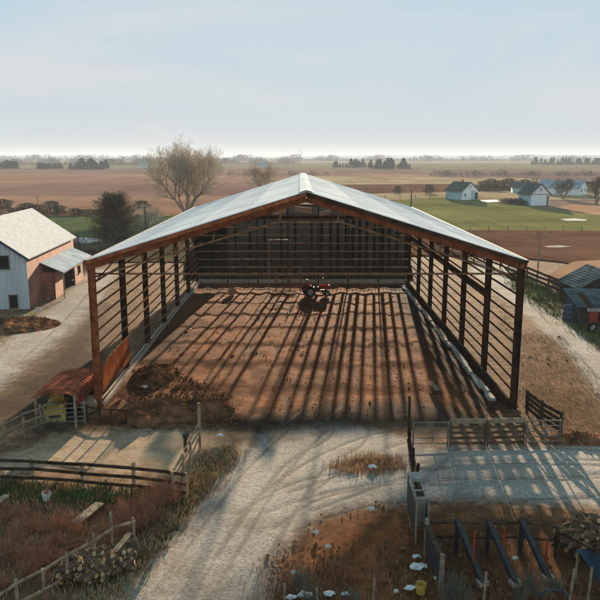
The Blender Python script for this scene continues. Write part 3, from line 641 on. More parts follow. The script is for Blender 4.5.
def wheel(r, w_, parent, loc, rimm='rim', axis=(0, 1, 0), name='wheel'):
    # tyre ring with shoulders + dished rim, axis along local y
    e = bpy.data.objects.new(name, None); col.objects.link(e); e.parent = parent; e.location = loc
    mb = MB(); n = 20; prof = [(r*.58, -w_/2), (r*.93, -w_/2), (r, -w_*.3), (r, w_*.3), (r*.93, w_/2), (r*.58, w_/2)]
    vs = [(math.cos(2*math.pi*i/n)*a, b_, math.sin(2*math.pi*i/n)*a) for i in range(n) for a, b_ in prof]; m_ = len(prof)
    mb.add(vs, [(i*m_+k, i*m_+(k+1) % m_, ((i+1) % n)*m_+(k+1) % m_, ((i+1) % n)*m_+k) for i in range(n) for k in range(m_)])
    mb.build('tyre', M['tyre'], e)
    mb = MB(); mb.tube((0, -w_*.3, 0), (0, w_*.3, 0), r*.6, r*.6, 16).tube((0, -w_*.42, 0), (0, w_*.42, 0), r*.2, r*.2, 10); mb.build('rim', M[rimm], e)
    return e
lt = thing('loose_wheel', 'black wheel with white rim standing on the grass by low shed', 'wheel', G(592, 332)+Vector((0, 0, .42))); lt.rotation_euler = (math.radians(14), 0, .3)
wh = wheel(.45, .2, lt, (0, 0, 0)); 
# ------------------------------------------------------------------ tractor
def tractor():
    g = G(316, 296); t = thing('red_tractor', 'small old red tractor parked by the back wall of the shed', 'tractor', g, math.radians(12)); t.scale = (.88,)*3
    q = MB(); q.box((-.1, 0, .85), (1.0, .5, .5)).box((.3, 0, .62), (2.1, .32, .22)).box((-.95, 0, .75), (.3, 1.1, .2)).box((1.25, 0, .55), (.14, 1.15, .14)); q.build('chassis', M['blackm'], t)
    q = MB(); q.prism([(.35, -.27, .78), (1.55, -.25, .80), (1.6, -.25, 1.18), (1.45, -.25, 1.28), (.35, -.27, 1.34)], (0, .52, 0)); q.build('hood', M['red'], t)
    MB().box((1.62, .01, 1.0), (.05, .44, .34)).build('grille', M['blackm'], t)
    for s in (-1, 1):
        f = MB(); n = 8
        for i in range(n):
            a0 = math.pi*(.05+.9*i/n); a1 = math.pi*(.05+.9*(i+1)/n)
            f.beam((-.85+math.cos(a0)*.74, s*.55, .62+math.sin(a0)*.74), (-.85+math.cos(a1)*.74, s*.55, .62+math.sin(a1)*.74), .34, .03, (math.cos(a0), 0, math.sin(a0)))
        f.build('mudguard', M['red'], t)
        wheel(.63, .32, t, (-.85, s*.66, .62)); wheel(.36, .2, t, (1.2, s*.62, .36))
        MB().tube((1.5, s*.2, 1.22), (1.6, s*.2, 1.22), .07, n=10).build('headlight', M['rim'], t)
    MB().box((-.75, 0, 1.22), (.42, .42, .08)).box((-.95, 0, 1.42), (.07, .4, .34)).build('seat', M['blackm'], t)
    MB().tube((.85, .05, 1.3), (.85, .05, 2.1), .035, n=8).build('exhaust', M['gal'], t)
    q = MB(); q.tube((.0, 0, 1.15), (-.25, 0, 1.5), .02, n=6)
    for i in range(12):
        a0 = 2*math.pi*i/12; a1 = 2*math.pi*(i+1)/12
        q.tube((-.25+math.sin(a0)*.07, math.cos(a0)*.2, 1.5+math.sin(a0)*.14), (-.25+math.sin(a1)*.07, math.cos(a1)*.2, 1.5+math.sin(a1)*.14), .015, n=5)
    q.build('steering_wheel', M['blackm'], t)
    for s in (-1, 1): MB().tube((-1.05, s*.45, 1.1), (-1.1, s*.45, 2.0), .03, n=6).build('roll_bar', M['blackm'], t)
    MB().tube((-1.1, -.45, 2.0), (-1.1, .45, 2.0), .03, n=6).build('roll_bar', M['blackm'], t)
tractor()
def planks():
    for k, (dx, dy, l, lb) in enumerate(((0, 0, 2.6, 'longest pale plank lying on the floor left of the tractor'), (.3, .35, 2.0, 'middle pale plank on the floor left of the tractor'), (-.3, .7, 2.2, 'rearmost pale plank on the floor left of the tractor'))):
        o = MB().beam((-l/2, 0, .12), (l/2, .08, .14+.04*k), .2, .06).build('plank', M['paletimber']); o.location = G(284, 293)+Vector((dx, dy, 0)); tag(o, lb, 'plank', 'planks left of the tractor')
planks()
def piperack():
    g = G(269, 293); t = thing('pipe_hoist', 'tall thin pipe gantry standing against the dark back wall', 'gantry', g)
    MB().tube((0, 0, 0), (0, 0, 5.6), .06).build('post', M['gal'], t); MB().tube((0, 0, 5.6), (2.3, .3, 5.6), .05).build('arm', M['gal'], t)
    MB().tube((0, 0, 3.6), (.05, 0, 4.4), .13).build('sleeve', M['girt'], t); MB().tube((2.2, .3, 5.6), (2.2, .3, 4.7), .02).build('hook', M['gal'], t)
    t = thing('pipe_pen', 'rusty pipe pen gate with two tall posts behind the pale planks', 'gate', G(276, 292))
    for x, h in ((0, 2.6), (.75, 2.9), (1.5, 3.4), (2.6, 2.4)): MB().tube((x, .2, 0), (x, .2, h), .07).build('post', M['girt'], t)
    for z in (.4, .9, 1.4, 2.0): MB().tube((0, .2, z), (2.6, .2, z), .04).build('rail', M['girt'], t)
    t = thing('hay_ball', 'small round tan bundle on the floor by the left back wall', 'bundle', G(232, 295)); MB().blob((0, 0, .35), .42, 3, (1.1, 1, .9), .12, 2).build('bundle_body', M['log'], t)
piperack()
# ------------------------------------------------------------------ fences
def fence(name, label, pts, h=1.25, rails=3, m='timber', spacing=2.6, pr=.07, rh=.12, pm=None, exact=False, cat='fence', lean=.03, tops=None, rm=None, group=None, px=True, tube=False):
    p = [G(a, c) for a, c in pts] if px else [Vector((a, c, 0)) for a, c in pts]
    t = thing(name, label, cat, p[0], 0, group); o = p[0]; q = []
    if exact: q = p
    else:
        for a, c in zip(p[:-1], p[1:]):
            n = max(1, round((c-a).length/spacing)); q += [a.lerp(c, k/n) for k in range(n)]
        q.append(p[-1])
    hs = [h+R.uniform(-.06, .08) for _ in q]
    if tops:
        for i, v in tops.items(): hs[i] = v
    for a, hh in zip(q, hs):
        l = Vector((R.uniform(-lean, lean), R.uniform(-lean, lean), 0))
        if tube: MB().tube(a-o+Vector((0, 0, -.2)), a-o+l+Vector((0, 0, hh)), pr*.6, n=8).build('post', M[pm or m], t)
        else: MB().beam(a-o+Vector((0, 0, -.2)), a-o+l+Vector((0, 0, hh)), pr*2, pr*2, (0, 1, 0)).build('post', M[pm or m], t)
    for k in range(rails):
        z = h*(.28+.66*k/max(1, rails-1)) if rails > 1 else h*.9
        for a, c in zip(q[:-1], q[1:]):
            d = (c-a).normalized(); n = Vector((-d.y, d.x, 0))*(pr+.025)
            a2 = a-o-n+Vector((0, 0, z+R.uniform(-.04, .04)))-d*.08; c2 = c-o-n+Vector((0, 0, z+R.uniform(-.04, .04)))+d*.05
            if tube: MB().tube(a2, c2, rh*.35, n=6).build('rail', M[rm or m], t)
            else: MB().beam(a2, c2, .04, rh).build('rail', M[rm or m], t)
    return t
fence('rail_fence', 'weathered three rail fence running from left edge up to the red shelter', [(-60, 484), (-25, 466), (5, 449), (25, 437), (42, 430)], 1.35, 3, 'paletimber', exact=True, pr=.055, rh=.09)
fence('rail_fence', 'dark rail fence crossing below the pale left yard', [(-90, 482), (-30, 482), (34, 484), (83, 488), (134, 492), (170, 496), (186, 499)], 1.2, 3, 'darktimber', exact=True, pm='timber', rh=.14, tops={4: 1.35, 5: .9})
fence('rail_fence', 'short pale wooden fence with one tall post between the yard and the gravel road', [(200, 447), (191, 466), (184, 480), (174, 499)], 1.25, 3, 'paletimber', exact=True, pr=.06, rh=.09, tops={0: 2.3})
fence('rail_fence', 'pale two rail fence beside the firewood pile at lower left', [(-10, 632), (18, 612), (44, 598), (68, 583), (95, 567), (113, 553), (135, 546)], 1.1, 2, 'paletimber', exact=True, pr=.04, rh=.09, pm='timber', tops={4: 1.3, 5: 1.6})
fence('board_fence', 'long dark board fence following the right hand track', [(430, 243), (470, 256), (500, 268), (537, 284), (560, 294), (573, 303)], 1.5, 3, 'darktimber', 3.2, rh=.26)
fence('wire_fence', 'dark broken fence with leaning posts left of the metal gates', [(409, 446), (411, 458), (413, 472), (416, 488), (419, 502)], 1.2, 3, 'rustdark', exact=True, pr=.06, tops={0: 2.6, 1: 1.5}, lean=.12)
fence('board_fence', 'short dark board fence angling back to the right front post of shed', [(527, 412), (541, 424), (560, 436)], 1.3, 4, 'darktimber', exact=True, rh=.2)
fence('wire_fence', 'thin wire fence of small stakes along the far green field edge', [(395, 233), (470, 232), (545, 232), (600, 232.5), (660, 233)], 1.2, 2, 'timber', 3.5, pr=.05, rh=.02)
fence('wire_fence', 'wire fence of grey stakes in front of the white farm building', [(385, 199.5), (430, 199.2), (478, 199.2)], 1.5, 2, 'timber', 5, pr=.09, rh=.04)
fence('railing', 'low dark railing between the red shelter and the soil heap', [(88, 422), (100, 424), (112, 425), (126, 426)], .95, 2, 'rustdark', exact=True, pr=.04, rh=.07)
# loose stakes at the bottom edge
for (x, yb, h, l) in ((285, 606, .8, 'short grey stake beside white rubble at the bottom edge'), (318, 608, .7, 'short stake in the middle of the white rubble'), (373, 604, .9, 'grey stake right of the white rubble, near the yellow bucket'),
                      (483, 606, 1.2, 'tan stake between the two left slanted beams at the bottom edge'), (569, 606, 1.3, 'grey post at bottom right, left of a matching post'), (587, 606, 1.35, 'grey post at bottom right beside the blue tarp')):
    g = G(x, yb); o = MB().tube((0, 0, -.2), (R.uniform(-.05, .1), 0, h), .045, .04, 7).build('stake', M['timber' if x != 483 else 'paletimber']); o.location = g; tag(o, l, 'stake')
# ------------------------------------------------------------------ metal gates
def gate(x0, y0, x1, y1, label, diag, h=1.28, mid=False, m='gal', boards=False):
    a = G(x0, y0); c = G(x1, y1); d = c-a; L_ = d.length; t = thing('field_gate', label, 'gate', a, math.atan2(d.y, d.x), 'gates in a row across the shed front')
    for x in (.0, L_-.0): MB().tube((x+(.04 if x == 0 else -.04), 0, -.05), (x+(.04 if x == 0 else -.04), 0, h), .045, n=8).build('upright', M[m], t)
    if mid: MB().tube((L_*.55, 0, .15), (L_*.55, 0, h), .035, n=6).build('upright', M[m], t)
    for k in range(5):
        z = .14+(h-.18)*k/4
        (MB().beam((.04, 0, z), (L_-.04, 0, z), .04, .13) if boards else MB().tube((.04, 0, z), (L_-.04, 0, z), .032 if k in (0, 4) else .024, n=6)).build('bar', M[m if k != 4 else 'paletimber' if boards else m], t)
    if diag: MB().tube((.1, -.04, h*.62), (L_*.55, -.04, h) if diag > 0 else (.1, -.04, h*.62), .022, n=6).build('brace', M[m], t)
    if diag < 0: MB().tube((.1, -.04, h*.5), (L_*.5, -.04, h), .022, n=6).build('brace', M[m], t)
    if boards: MB().beam((0, 0.05, h+.06), (L_, .05, h+.06), .16, .1).build('top_plank', M['paletimber'], t)
    return t
gate(412, 446, 448.5, 446, 'leftmost grey braced field gate beside the broken dark fence', 1, mid=True, m='oldwood2')
gate(449.5, 446, 485.5, 445.5, 'second field gate from the left, plank on top, brown bars', 0, m='oldwood', boards=True)
gate(486.5, 445.5, 524, 444.5, 'third field gate from the left, plank on top, beside the braced right gate', 0, m='oldwood', boards=True)
gate(525, 444.5, 560, 443.5, 'rightmost grey braced field gate, near the dark dirt', 1, mid=True, m='oldwood2')
gate(44, 426, 86, 423, 'bluish metal gate hung in front of the red roofed shelter', 0, 1.2, m='gal')
# ------------------------------------------------------------------ red roofed shelter
def shelter():
    t = thing('red_shelter', 'small shelter with curved rusty red sheet roof beside the shed corner', 'shelter', (-13.0, 39.0, 0))
    hw, L0, L1 = 1.05, -2.1, 2.4; z0 = 1.75; n = 10; mb = MB(); vs = []
    prof = [(-hw-.2, z0-.10), (-hw*.8, z0+.05), (-hw*.4, z0+.14), (0, z0+.18), (hw*.4, z0+.17), (hw*.75, z0+.12), (hw, z0), (hw+.08, z0-.25), (hw+.1, z0-.62)]
    for y in (L0, L1):
        for d in (0, -.05): vs += [(x, y, z+d) for x, z in prof]
    k = len(prof); fs = []
    for i in range(k-1): fs += [(i, i+1, 2*k+i+1, 2*k+i), (k+i, 3*k+i, 3*k+i+1, k+i+1), (i, k+i, k+i+1, i+1), (2*k+i, 2*k+i+1, 3*k+i+1, 3*k+i)]
    fs += [(0, 2*k, 3*k, k), (k-1, 2*k-1, 4*k-1, 3*k-1)]
    mb.add(vs, fs); mb.build('roof', corrugate(mat('rust_red_sheet', (.13, .04, .026), (.36, .10, .05), .86, 0, 1.1), 'Y', .35, .04), t)
    for x, y, mm in ((-hw, L0+.1, 'paletimber'), (hw, L0+.05, 'paletimber'), (-hw, L1-.2, 'darktimber'), (hw-.1, L1-.2, 'darktimber')):
        MB().beam((x, y, -.2), (x, y, z0-.02), .12, .12, (0, 1, 0)).build('post', M[mm], t)
    MB().beam((-hw, L0+.15, .85), (-hw+1.3, L0+.3, z0), .07, .07).build('brace', M['paletimber'], t)
    MB().box((0, L1-.1, .8), (2*hw-.2, .06, 1.6)).build('rear_panel', M['darktimber'], t)
    # machine under it
    g = thing('yellow_loader', 'yellow machine parked under the curved red shelter roof', 'machine', (-13.35, 38.2, 0), .2)
    MB().box((0, 0, .75), (.95, 1.5, .45)).box((0, .45, 1.15), (.75, .55, .4)).build('body', M['yellow'], g); MB().box((0, -.2, .42), (.6, 1.6, .2)).build('chassis', M['blackm'], g)
    MB().prism([(-.55, -1.15, .2), (.55, -1.15, .2), (.55, -.75, .75), (-.55, -.75, .75)], (0, .06, .04)).build('bucket', M['yellow'], g)
    for sx in (-1, 1):
        for y in (-.5, .55):
            wq = wheel(.33, .22, g, (sx*.5, y, .33)); wq.rotation_euler = (0, 0, math.pi/2)
    t = thing('cable_drum', 'pale wooden cable drum lying right of the red shelter', 'cable drum', G(89, 412)+Vector((0, 0, .48)), .3)
    q = MB(); 
    for y in (-.22, .22): q.tube((0, y-.04, 0), (0, y+.04, 0), .45, .45, 18)
    q.build('flange', M['paletimber'], t); MB().tube((0, -.2, 0), (0, .2, 0), .22, .22, 12).build('core', M['darktimber'], t)
    t = thing('tyre_stack', 'stack of black tyres in the dark behind the red shelter', 'tyres', (-12.6, 43.2, 0))
    for k in range(3):
        wq = MB(); n = 16
        prof = [(.25, -.12), (.42, -.12), (.46, 0), (.42, .12), (.25, .12)]; vs = [(math.cos(2*math.pi*i/n)*a+k*.03, math.sin(2*math.pi*i/n)*a, .14+k*.25+b_) for i in range(n) for a, b_ in prof]; m_ = 5
        wq.add(vs, [(i*m_+j, i*m_+(j+1) % m_, ((i+1) % n)*m_+(j+1) % m_, ((i+1) % n)*m_+j) for i in range(n) for j in range(m_)]); wq.build('tyre', M['tyre'], t)
    for (px, py, s, lb, mm) in ((80, 410, .55, 'dark crate behind the bluish gate', 'darktimber'), (62, 414, .6, 'dull blue crate under the front of the red shelter', 'blue'), (97, 404, .5, 'pale crate leaning near the shed corner post', 'timber')):
        o = thing('crate', lb, 'crate', G(px, py), R.uniform(-.4, .4)); q = MB()
        for k in range(4):
            for a in ((0, s/2), (0, -s/2)): q.box((0, a[1], .08+k*.15), (s, .03, .11))
            for a in (s/2, -s/2): q.box((a, 0, .08+k*.15), (.03, s-.06, .11))
        q.build('slatted_side', M[mm], o); MB().box((0, 0, .04), (s-.05, s-.05, .03)).build('base', M[mm], o)
shelter()
# ------------------------------------------------------------------ lower right: stall dividers, chute, tarp, pole
def divider(top, base, foot, label, red=None):
    b0 = G(*base); t = thing('stall_divider', label, 'divider', b0, 0, 'slanted stall dividers at lower right')
    hgt = (G(top[0], top[1], 0)-b0).length; h = 1.2
    f = G(*foot)-b0
    MB().beam((0, 0, -.2), (0, 0, h), .13, .13, (0, 1, 0)).build('post', M['oiltimber'], t)
    MB().beam((0, .12, h+.02), (f.x, f.y, .12), .17, .20).build('beam', M['oiltimber'], t)
    MB().beam((0, .02, h-.16), (f.x*.92, f.y*.92, .1), .06, .12).build('lower_beam', M['darktimber'], t)
    MB().box((f.x, f.y+.12, .12), (.36, .3, .16), .3).build('foot_plate', M['timber'], t)
    return t
divider((458, 525), (456, 552), (483, 588), 'slanted black beam divider nearest the dark board panel')
divider((488, 527), (487, 553), (516, 588), 'middle slanted black beam divider with a red post on each side')
divider((521, 527), (520, 552), (549, 583), 'slanted black beam divider nearest the log pile')
for (x, yb, h, lb) in ((472, 576, 1.65, 'red post in front of the first slanted beam'), (502, 566, 1.45, 'red post beside the middle slanted beam'), (545, 566, 1.0, 'short red post beside the right slanted beam')):
    g = G(x, yb); o = MB().beam((0, 0, -.2), (.02, 0, h), .065, .065, (0, 1, 0)).build('red_post', M['red']); o.location = g; tag(o, lb, 'post')
t = thing('feed_rail', 'two dark horizontal rails joining the slanted beam dividers', 'rail', G(427, 552))
o0 = G(427, 552)
for a, c in (((427, 552), (456, 552)), ((456, 552), (487, 553)), ((487, 553), (520, 552)), ((520, 552), (556, 556))):
    for z in (.55, 1.12): MB().tube(G(*a)-o0+Vector((0, .09, z)), G(*c)-o0+Vector((0, .09, z)), .045, n=7).build('rail', M['darktimber'], t)
MB().beam(G(556, 556)-o0+Vector((0, .09, -.1)), G(556, 556)-o0+Vector((0, .09, 1.15)), .1, .1, (0, 1, 0)).build('post', M['darktimber'], t)
# board panel + chute
t = thing('hoarding', 'long black board panel standing below the cattle chute', 'panel', G(426, 553))
o0 = G(426, 553); e = G(441, 590)-o0
MB().beam((0, 0, .55), (e.x, e.y, .55), .10, 1.05).build('board', M['oiltimber'], t)
MB().beam((0, 0, 1.12), (e.x, e.y, 1.12), .2, .07).build('cap_rail', M['darktimber'], t)
MB().beam((e.x, e.y, -.1), (e.x, e.y, 1.3), .14, .14, (0, 1, 0)).build('post', M['timber'], t); MB().beam((0, 0, -.1), (0, 0, 1.35), .14, .14, (0, 1, 0)).build('post', M['timber'], t)
t = thing('cattle_chute', 'narrow dark metal cattle chute with pale worn top at end of fence', 'chute', G(421, 540))
q = MB()
for x in (-.22, .22):
    q.box((x, 1.0, .8), (.04, 2.2, 1.2))
q.build('side_panel', M['blackm'], t)
for x in (-.22, .22):
    for y in (-.1, 2.1): MB().tube((x, y, -.1), (x, y, 1.75), .04).build('post', M['gal'], t)
for y in (-.1, .6, 1.4, 2.1): MB().tube((-.22, y, 1.72), (.22, y, 1.72), .035).build('top_bar', M['gal'], t)
MB().box((0, 1.75, 1.77), (.5, .7, .05)).build('top_plate', M['gal'], t)
MB().box((0, .3, 1.0), (.38, .06, 1.2)).build('head_gate', M['timber'], t)
t = thing('timber_pole', 'long dark pole resting on the log pile at right', 'pole', (0, 0, 0))
a = G(545, 522, .25); c = G(612, 560, 1.5); MB().tube(a, c, .05, .07, 8).build('pole_shaft', M['darktimber'], t)
t = thing('tarp_roof', 'dark blue tarpaulin lean-to at the lower right corner', 'tarp', G(590, 590))
mb = MB(); nx_, ny_ = 8, 6; vs = []
for j in range(ny_+1):
    for i in range(nx_+1): vs.append((-.35+i*.3+j*.09, .55-j*.22+.0, 1.15-j*.11+.04*math.sin(i*1.7+j)))
fs = [(j*(nx_+1)+i, j*(nx_+1)+i+1, (j+1)*(nx_+1)+i+1, (j+1)*(nx_+1)+i) for j in range(ny_) for i in range(nx_)]
nv = len(vs); vs += [(x, y, z-.03) for x, y, z in vs]; fs += [tuple(k+nv for k in f[::-1]) for f in fs]
mb.add(vs, fs); mb.build('sheet', M['tarp'], t, smooth=True)
for x, y, z in ((-.3, .5, 1.1), (1.9, .5, 1.1), (.25, -.7, .5), (2.3, -.7, .5)): MB().tube((x, y, -.1), (x, y, z), .04).build('post', M['timber'], t)
# wood piles: every log its own object
def logproto():
    t = thing('firewood_log', 'split log', 'log', (0, 0, -50))
    MB().tube((0, -.2, 0), (0, .2, 0), .085, .08, 7, cap=False).build('bark', M['logbark'], t)
    q = MB(); q.tube((0, -.205, 0), (0, .203, 0), .074, .07, 7); q.build('cut_wood', M['log'], t)
    return t
lp = logproto(); first = [True]
def put_log(loc, rot, sc_, label, group):
    if first[0]: o = lp; first[0] = False
    else:
        o = dup(lp, loc)
    o.location = loc; o.rotation_euler = rot; o.scale = (sc_, sc_*R.uniform(.7, 1.7), sc_); o['label'] = label; o['group'] = group
def pile(cpx, nx_, ny_, hmax, n, label, group, spread, sc_):
    c = G(*cpx); k = 0; q = random.Random(int(cpx[0]))
    while k < n:
        u = q.uniform(-1, 1); v = q.uniform(-1, 1)
        if u*u+v*v > 1: continue
        z = hmax*max(0, 1-(u*u+v*v))**.7*(.8+.3*q.random())
        put_log(c+Vector((u*nx_+v*spread, v*ny_, z+.06)), (q.uniform(-.5, .5), q.uniform(-.4, .4), q.uniform(0, 3.1)), sc_*q.uniform(.8, 1.35), label, group); k += 1
pile((94, 572), 1.15, .95, .55, 170, 'split log in the heap of firewood beside the lower left fence', 'firewood in the lower left heap', .35, .95)
pile((592, 548), 1.3, .9, 1.1, 150, 'split log in the tall log pile by the blue tarp', 'logs in the right pile', 0, 1.0)
def vn(x, y): return float(fbm(np.array([x]), np.array([y]), 3.0, 31, 3)[0])
def clod(mb, p, q):
    if vn(p[0], p[1]) < .47 and q.random() < .8: return
    clod_(mb, p, q, q.uniform(.02, .07)*(2.2 if q.random() < .06 else 1))
def clod_(mb, p, q, r):
    a = q.random()*6; x, y = p; vs = []
    for k in range(4): vs.append((x+math.cos(a+k*1.6)*r*q.uniform(.7, 1.2), y+math.sin(a+k*1.6)*r*q.uniform(.7, 1.2), -.03))
    vs.append((x+q.uniform(-.3, .3)*r, y+q.uniform(-.3, .3)*r, r*q.uniform(.5, 1.1)+.0))
    mb.add(vs, [(0, 1, 4), (1, 2, 4), (2, 3, 4), (3, 0, 4)])
# heaps (solid cores + clods)
def heap(name, label, cpx, rx, ry, h, seed, m='soilheap', rough=.35, cat='heap', n=52):
    c = G(*cpx); xs = np.linspace(-1, 1, n); X, Y = np.meshgrid(xs, xs); r = np.hypot(X, Y)
    wx = X*rx; wy = Y*ry
    Z = h*np.clip(1-r**1.8, 0, 1)*(1+rough*2*(fbm(wx, wy, .9, seed, 4)-.5)*1.6)+(fbm(wx, wy, .35, seed+3, 2)-.5)*.22*np.clip(1.15-r, 0, .6)-.07
    Z = np.where(r >= 1, -.12, Z)
    Z = Z+np.clip(1-r, 0, .5)*h*.35*np.sin(wx*5.5+wy*2+3*fbm(wx, wy, 1.2, seed, 2))
    vs = np.stack([wx.ravel(), wy.ravel(), Z.ravel()], 1).tolist()
    fs = [(j*n+i, j*n+i+1, (j+1)*n+i+1, (j+1)*n+i) for j in range(n-1) for i in range(n-1) if r[j:j+2, i:i+2].min() < 1.02]
    mb = MB(); mb.add(vs, fs); o = mb.build(name, M[m]); o.location = c; tag(o, label, cat)
    q = random.Random(seed+50); cl = MB()
    for _ in range(int(620*rx*ry*.5)):
        i = q.randrange(n); j = q.randrange(n)
        if r[j, i] > .97: continue
        p = (wx[j, i]+q.uniform(-.05, .05), wy[j, i]+q.uniform(-.05, .05)); k0 = len(cl.v); clod(cl, p, q); z0 = float(Z[j, i])
        cl.v[k0:] = [(x_, y_, z_*1.5+z0) for x_, y_, z_ in cl.v[k0:]]
    cs = cl.build('clods', M['clod' if seed % 4 else 'soilheap'], o); cs['kind'] = 'stuff'
    return o
heap('soil_heap', 'largest dark churned soil heap at the left front of the shed', (163, 411), 2.6, 2.2, .45, 2)
heap('soil_heap', 'reddish soil heap nearest the middle of the shed mouth', (200, 408), 2.0, 1.6, .48, 4)
heap('soil_heap', 'low clod heap beside the dark railing', (140, 422), 1.5, .9, .55, 6)
heap('soil_heap', 'small tan spoil heap against the left wall of the shed', (155, 375), 1.6, 2.6, .5, 8)
heap('soil_heap', 'low dark heap of earth beside the barn gable', (8, 325), 4.5, 3.5, .4, 12, rough=.3)
heap('soil_heap', 'low brown spoil bank under the right slanted beams', (585, 440), 2.4, .8, .35, 15)
# clods & straw (uncountable)
def scatter(name, m, kindfn, n, region, seed):
    q = random.Random(seed); mb = MB(); k = 0; tries = 0
    while k < n and tries < n*30:
        tries += 1; p = region(q)
        if p is None: continue
        kindfn(mb, p, q); k += 1
    return tag(mb.build(name, M[m]), kind='stuff')
def in_poly(poly):
    xs = [p[0] for p in poly]; ys = [p[1] for p in poly]
    def f(q):
        x = q.uniform(min(xs), max(xs)); y = q.uniform(max(14, min(ys)), max(ys)); ins = False
        for i in range(len(poly)):
            ax, ay = poly[i]; bx, by = poly[(i+1) % len(poly)]
            if (ay > y) != (by > y) and x < (bx-ax)*(y-ay)/(by-ay)+ax: ins = not ins
        return (x, y) if ins else None
    return f
scatter('soil_clods', 'clod', clod, 1500, in_poly(floor_poly), 1)
scatter('soil_clods', 'clod', clod, 1500, in_poly(lower_right), 2)
scatter('soil_clods', 'clod', clod, 1200, in_poly(verge), 3)
scatter('soil_clods', 'soilheap', clod, 2200, in_poly(gp([(125, 428), (130, 385), (175, 370), (232, 395), (240, 425), (180, 430)])), 4)
scatter('soil_clods', 'clod', clod, 350, in_poly(right_dirt), 5)
def blades(h0, h1, w_, n0=5, spread=.18):
    def f(mb, p, q):
        for _ in range(n0):
            x = p[0]+q.gauss(0, spread); y = p[1]+q.gauss(0, spread); h = q.uniform(h0, h1); a = q.random()*6.28; l = q.uniform(.1, .6)*h; b_ = q.random()*6.28
            dx, dy = math.cos(a)*w_, math.sin(a)*w_
            mb.add([(x-dx, y-dy, -.08), (x+dx, y+dy, -.08), (x+math.cos(b_)*l*.4+dx*.7, y+math.sin(b_)*l*.4+dy*.7, h*.6), (x+math.cos(b_)*l, y+math.sin(b_)*l, h)], [(0, 1, 2), (0, 2, 3)])
    return f
scatter('dry_weeds', 'redgrass', blades(.12, .38, .010, 6, .25), 900, in_poly(garden), 11)
scatter('dry_weeds', 'drygrass', blades(.06, .25, .010, 6, .2), 450, in_poly(garden), 12)
scatter('green_weeds', 'greengrass', blades(.1, .3, .03, 8, .25), 300, in_poly(gp([(-60, 500), (0, 484), (100, 488), (185, 494), (188, 505), (100, 503), (0, 500)])), 13)
scatter('green_weeds', 'greengrass', blades(.04, .14, .02, 8, .25), 200, in_poly(verge), 14)
scatter('dry_weeds', 'drygrass', blades(.06, .2, .010, 7, .25), 600, in_poly(verge), 15)
scatter('dry_weeds', 'redgrass', blades(.05, .18, .010, 6, .3), 700, in_poly(gp([(262, 560), (300, 560), (400, 566), (470, 560), (620, 580), (620, 640), (260, 640)])), 16)
scatter('dry_weeds', 'drygrass', blades(.03, .09, .010, 7, .45), 1600, in_poly(right_dirt), 17)
scatter('dry_weeds', 'drygrass', blades(.04, .14, .012, 7, .25), 160, in_poly(island), 18)
scatter('green_weeds', 'greengrass', blades(.08, .2, .03, 7, .5), 500, in_poly(grass_strip), 19)
scatter('green_weeds', 'greengrass', blades(.08, .25, .03, 7, .5), 500, in_poly(grass_house), 20)
def straw(mb, p, q):
    a = q.random()*3.14; l = q.uniform(.05, .15); dx, dy = math.cos(a)*l, math.sin(a)*l; nx_, ny_ = -math.sin(a)*.008, math.cos(a)*.008; z = q.uniform(.0, .05)
    mb.add([(p[0]-dx-nx_, p[1]-dy-ny_, z), (p[0]+dx-nx_, p[1]+dy-ny_, z+.02), (p[0]+dx+nx_, p[1]+dy+ny_, z+.02), (p[0]-dx+nx_, p[1]-dy+ny_, z)], [(0, 1, 2, 3)])
scatter('loose_straw', 'paletimber', straw, 5200, in_poly(floor_poly), 21)
# ------------------------------------------------------------------ litter
def scrap(px, py, s, label, seed, m='white', name='scrap_sheet', cat='scrap', z=.05):
    q = random.Random(seed); mb = MB(); n = 13; top = []; s *= .6; 
    for i in range(n):
        a = 2*math.pi*i/n; r = s*q.uniform(.7, 1.15); top.append((math.cos(a)*r*1.3, math.sin(a)*r*.8, z+q.uniform(0, .12)))
    vs = top+[(0, 0, z+.14)]+[(x, y, zz-.03) for x, y, zz in top]+[(0, 0, z+.10)]
    mb.add(vs, [(i, (i+1) % n, n) for i in range(n)]+[((i+1) % n+n+1, i+n+1, 2*n+1) for i in range(n)]+[(i, i+n+1, (i+1) % n+n+1, (i+1) % n) for i in range(n)])
    o = mb.build(name, M[m]); o.location = G(px, py); tag(o, label, cat)
for k, a in enumerate([(418, 568, .42, 'crumpled white sheet on the ground left of the black board panel'), (417, 559, .22, 'small white scrap just above the crumpled white sheet'), (372, 468, .32, 'white scrap on the brown dirt island in the road'),
        (371, 511, .22, 'white scrap lying below the road on the brown dirt'), (316, 534, .16, 'small white scrap on dirt right of the gravel road'), (328, 549, .17, 'thin white scrap below another, right of the gravel road'),
        (144, 388, .3, 'white lump by the second post of the left shed wall'), (165, 404, .2, 'white lump on top of the largest soil heap'), (305, 597, .35, 'white rubble piece left of the stake at the bottom edge'), (330, 596, .28, 'white rubble piece right of the stake at the bottom edge'),
        (345, 597, .2, 'small white rubble piece at the bottom edge'), (292, 600, .25, 'white rubble piece furthest left at the bottom edge'), (410, 590, .28, 'white sack lying beside the yellow bucket'), (396, 594, .1, 'tiny white chip left of the white sack'),
        (436, 581, .1, 'tiny white lump at the foot of the board panel'), (515, 561, .17, 'white paper between the right slanted beams'), (293, 575, .12, 'white lump on the dark bank right of the road'), (123, 553, .17, 'white stone above the firewood heap'),
        (155, 510, .12, 'white flower-like scrap at the right of the garden'), (183, 486, .16, 'pale stone at the foot of the short pale fence'), (220, 437, .3, 'pale slab end at the yard corner next to the tall post'), (184, 352, .14, 'white scrap on the floor beside the left wall'), (190, 330, .14, 'white scrap further back beside the left wall'), (235, 352, .18, 'tan scrap in the middle of the dirt floor'), (300, 345, .2, 'pale straw clump in the centre of the dirt floor')]):
    scrap(*a, 40+k)
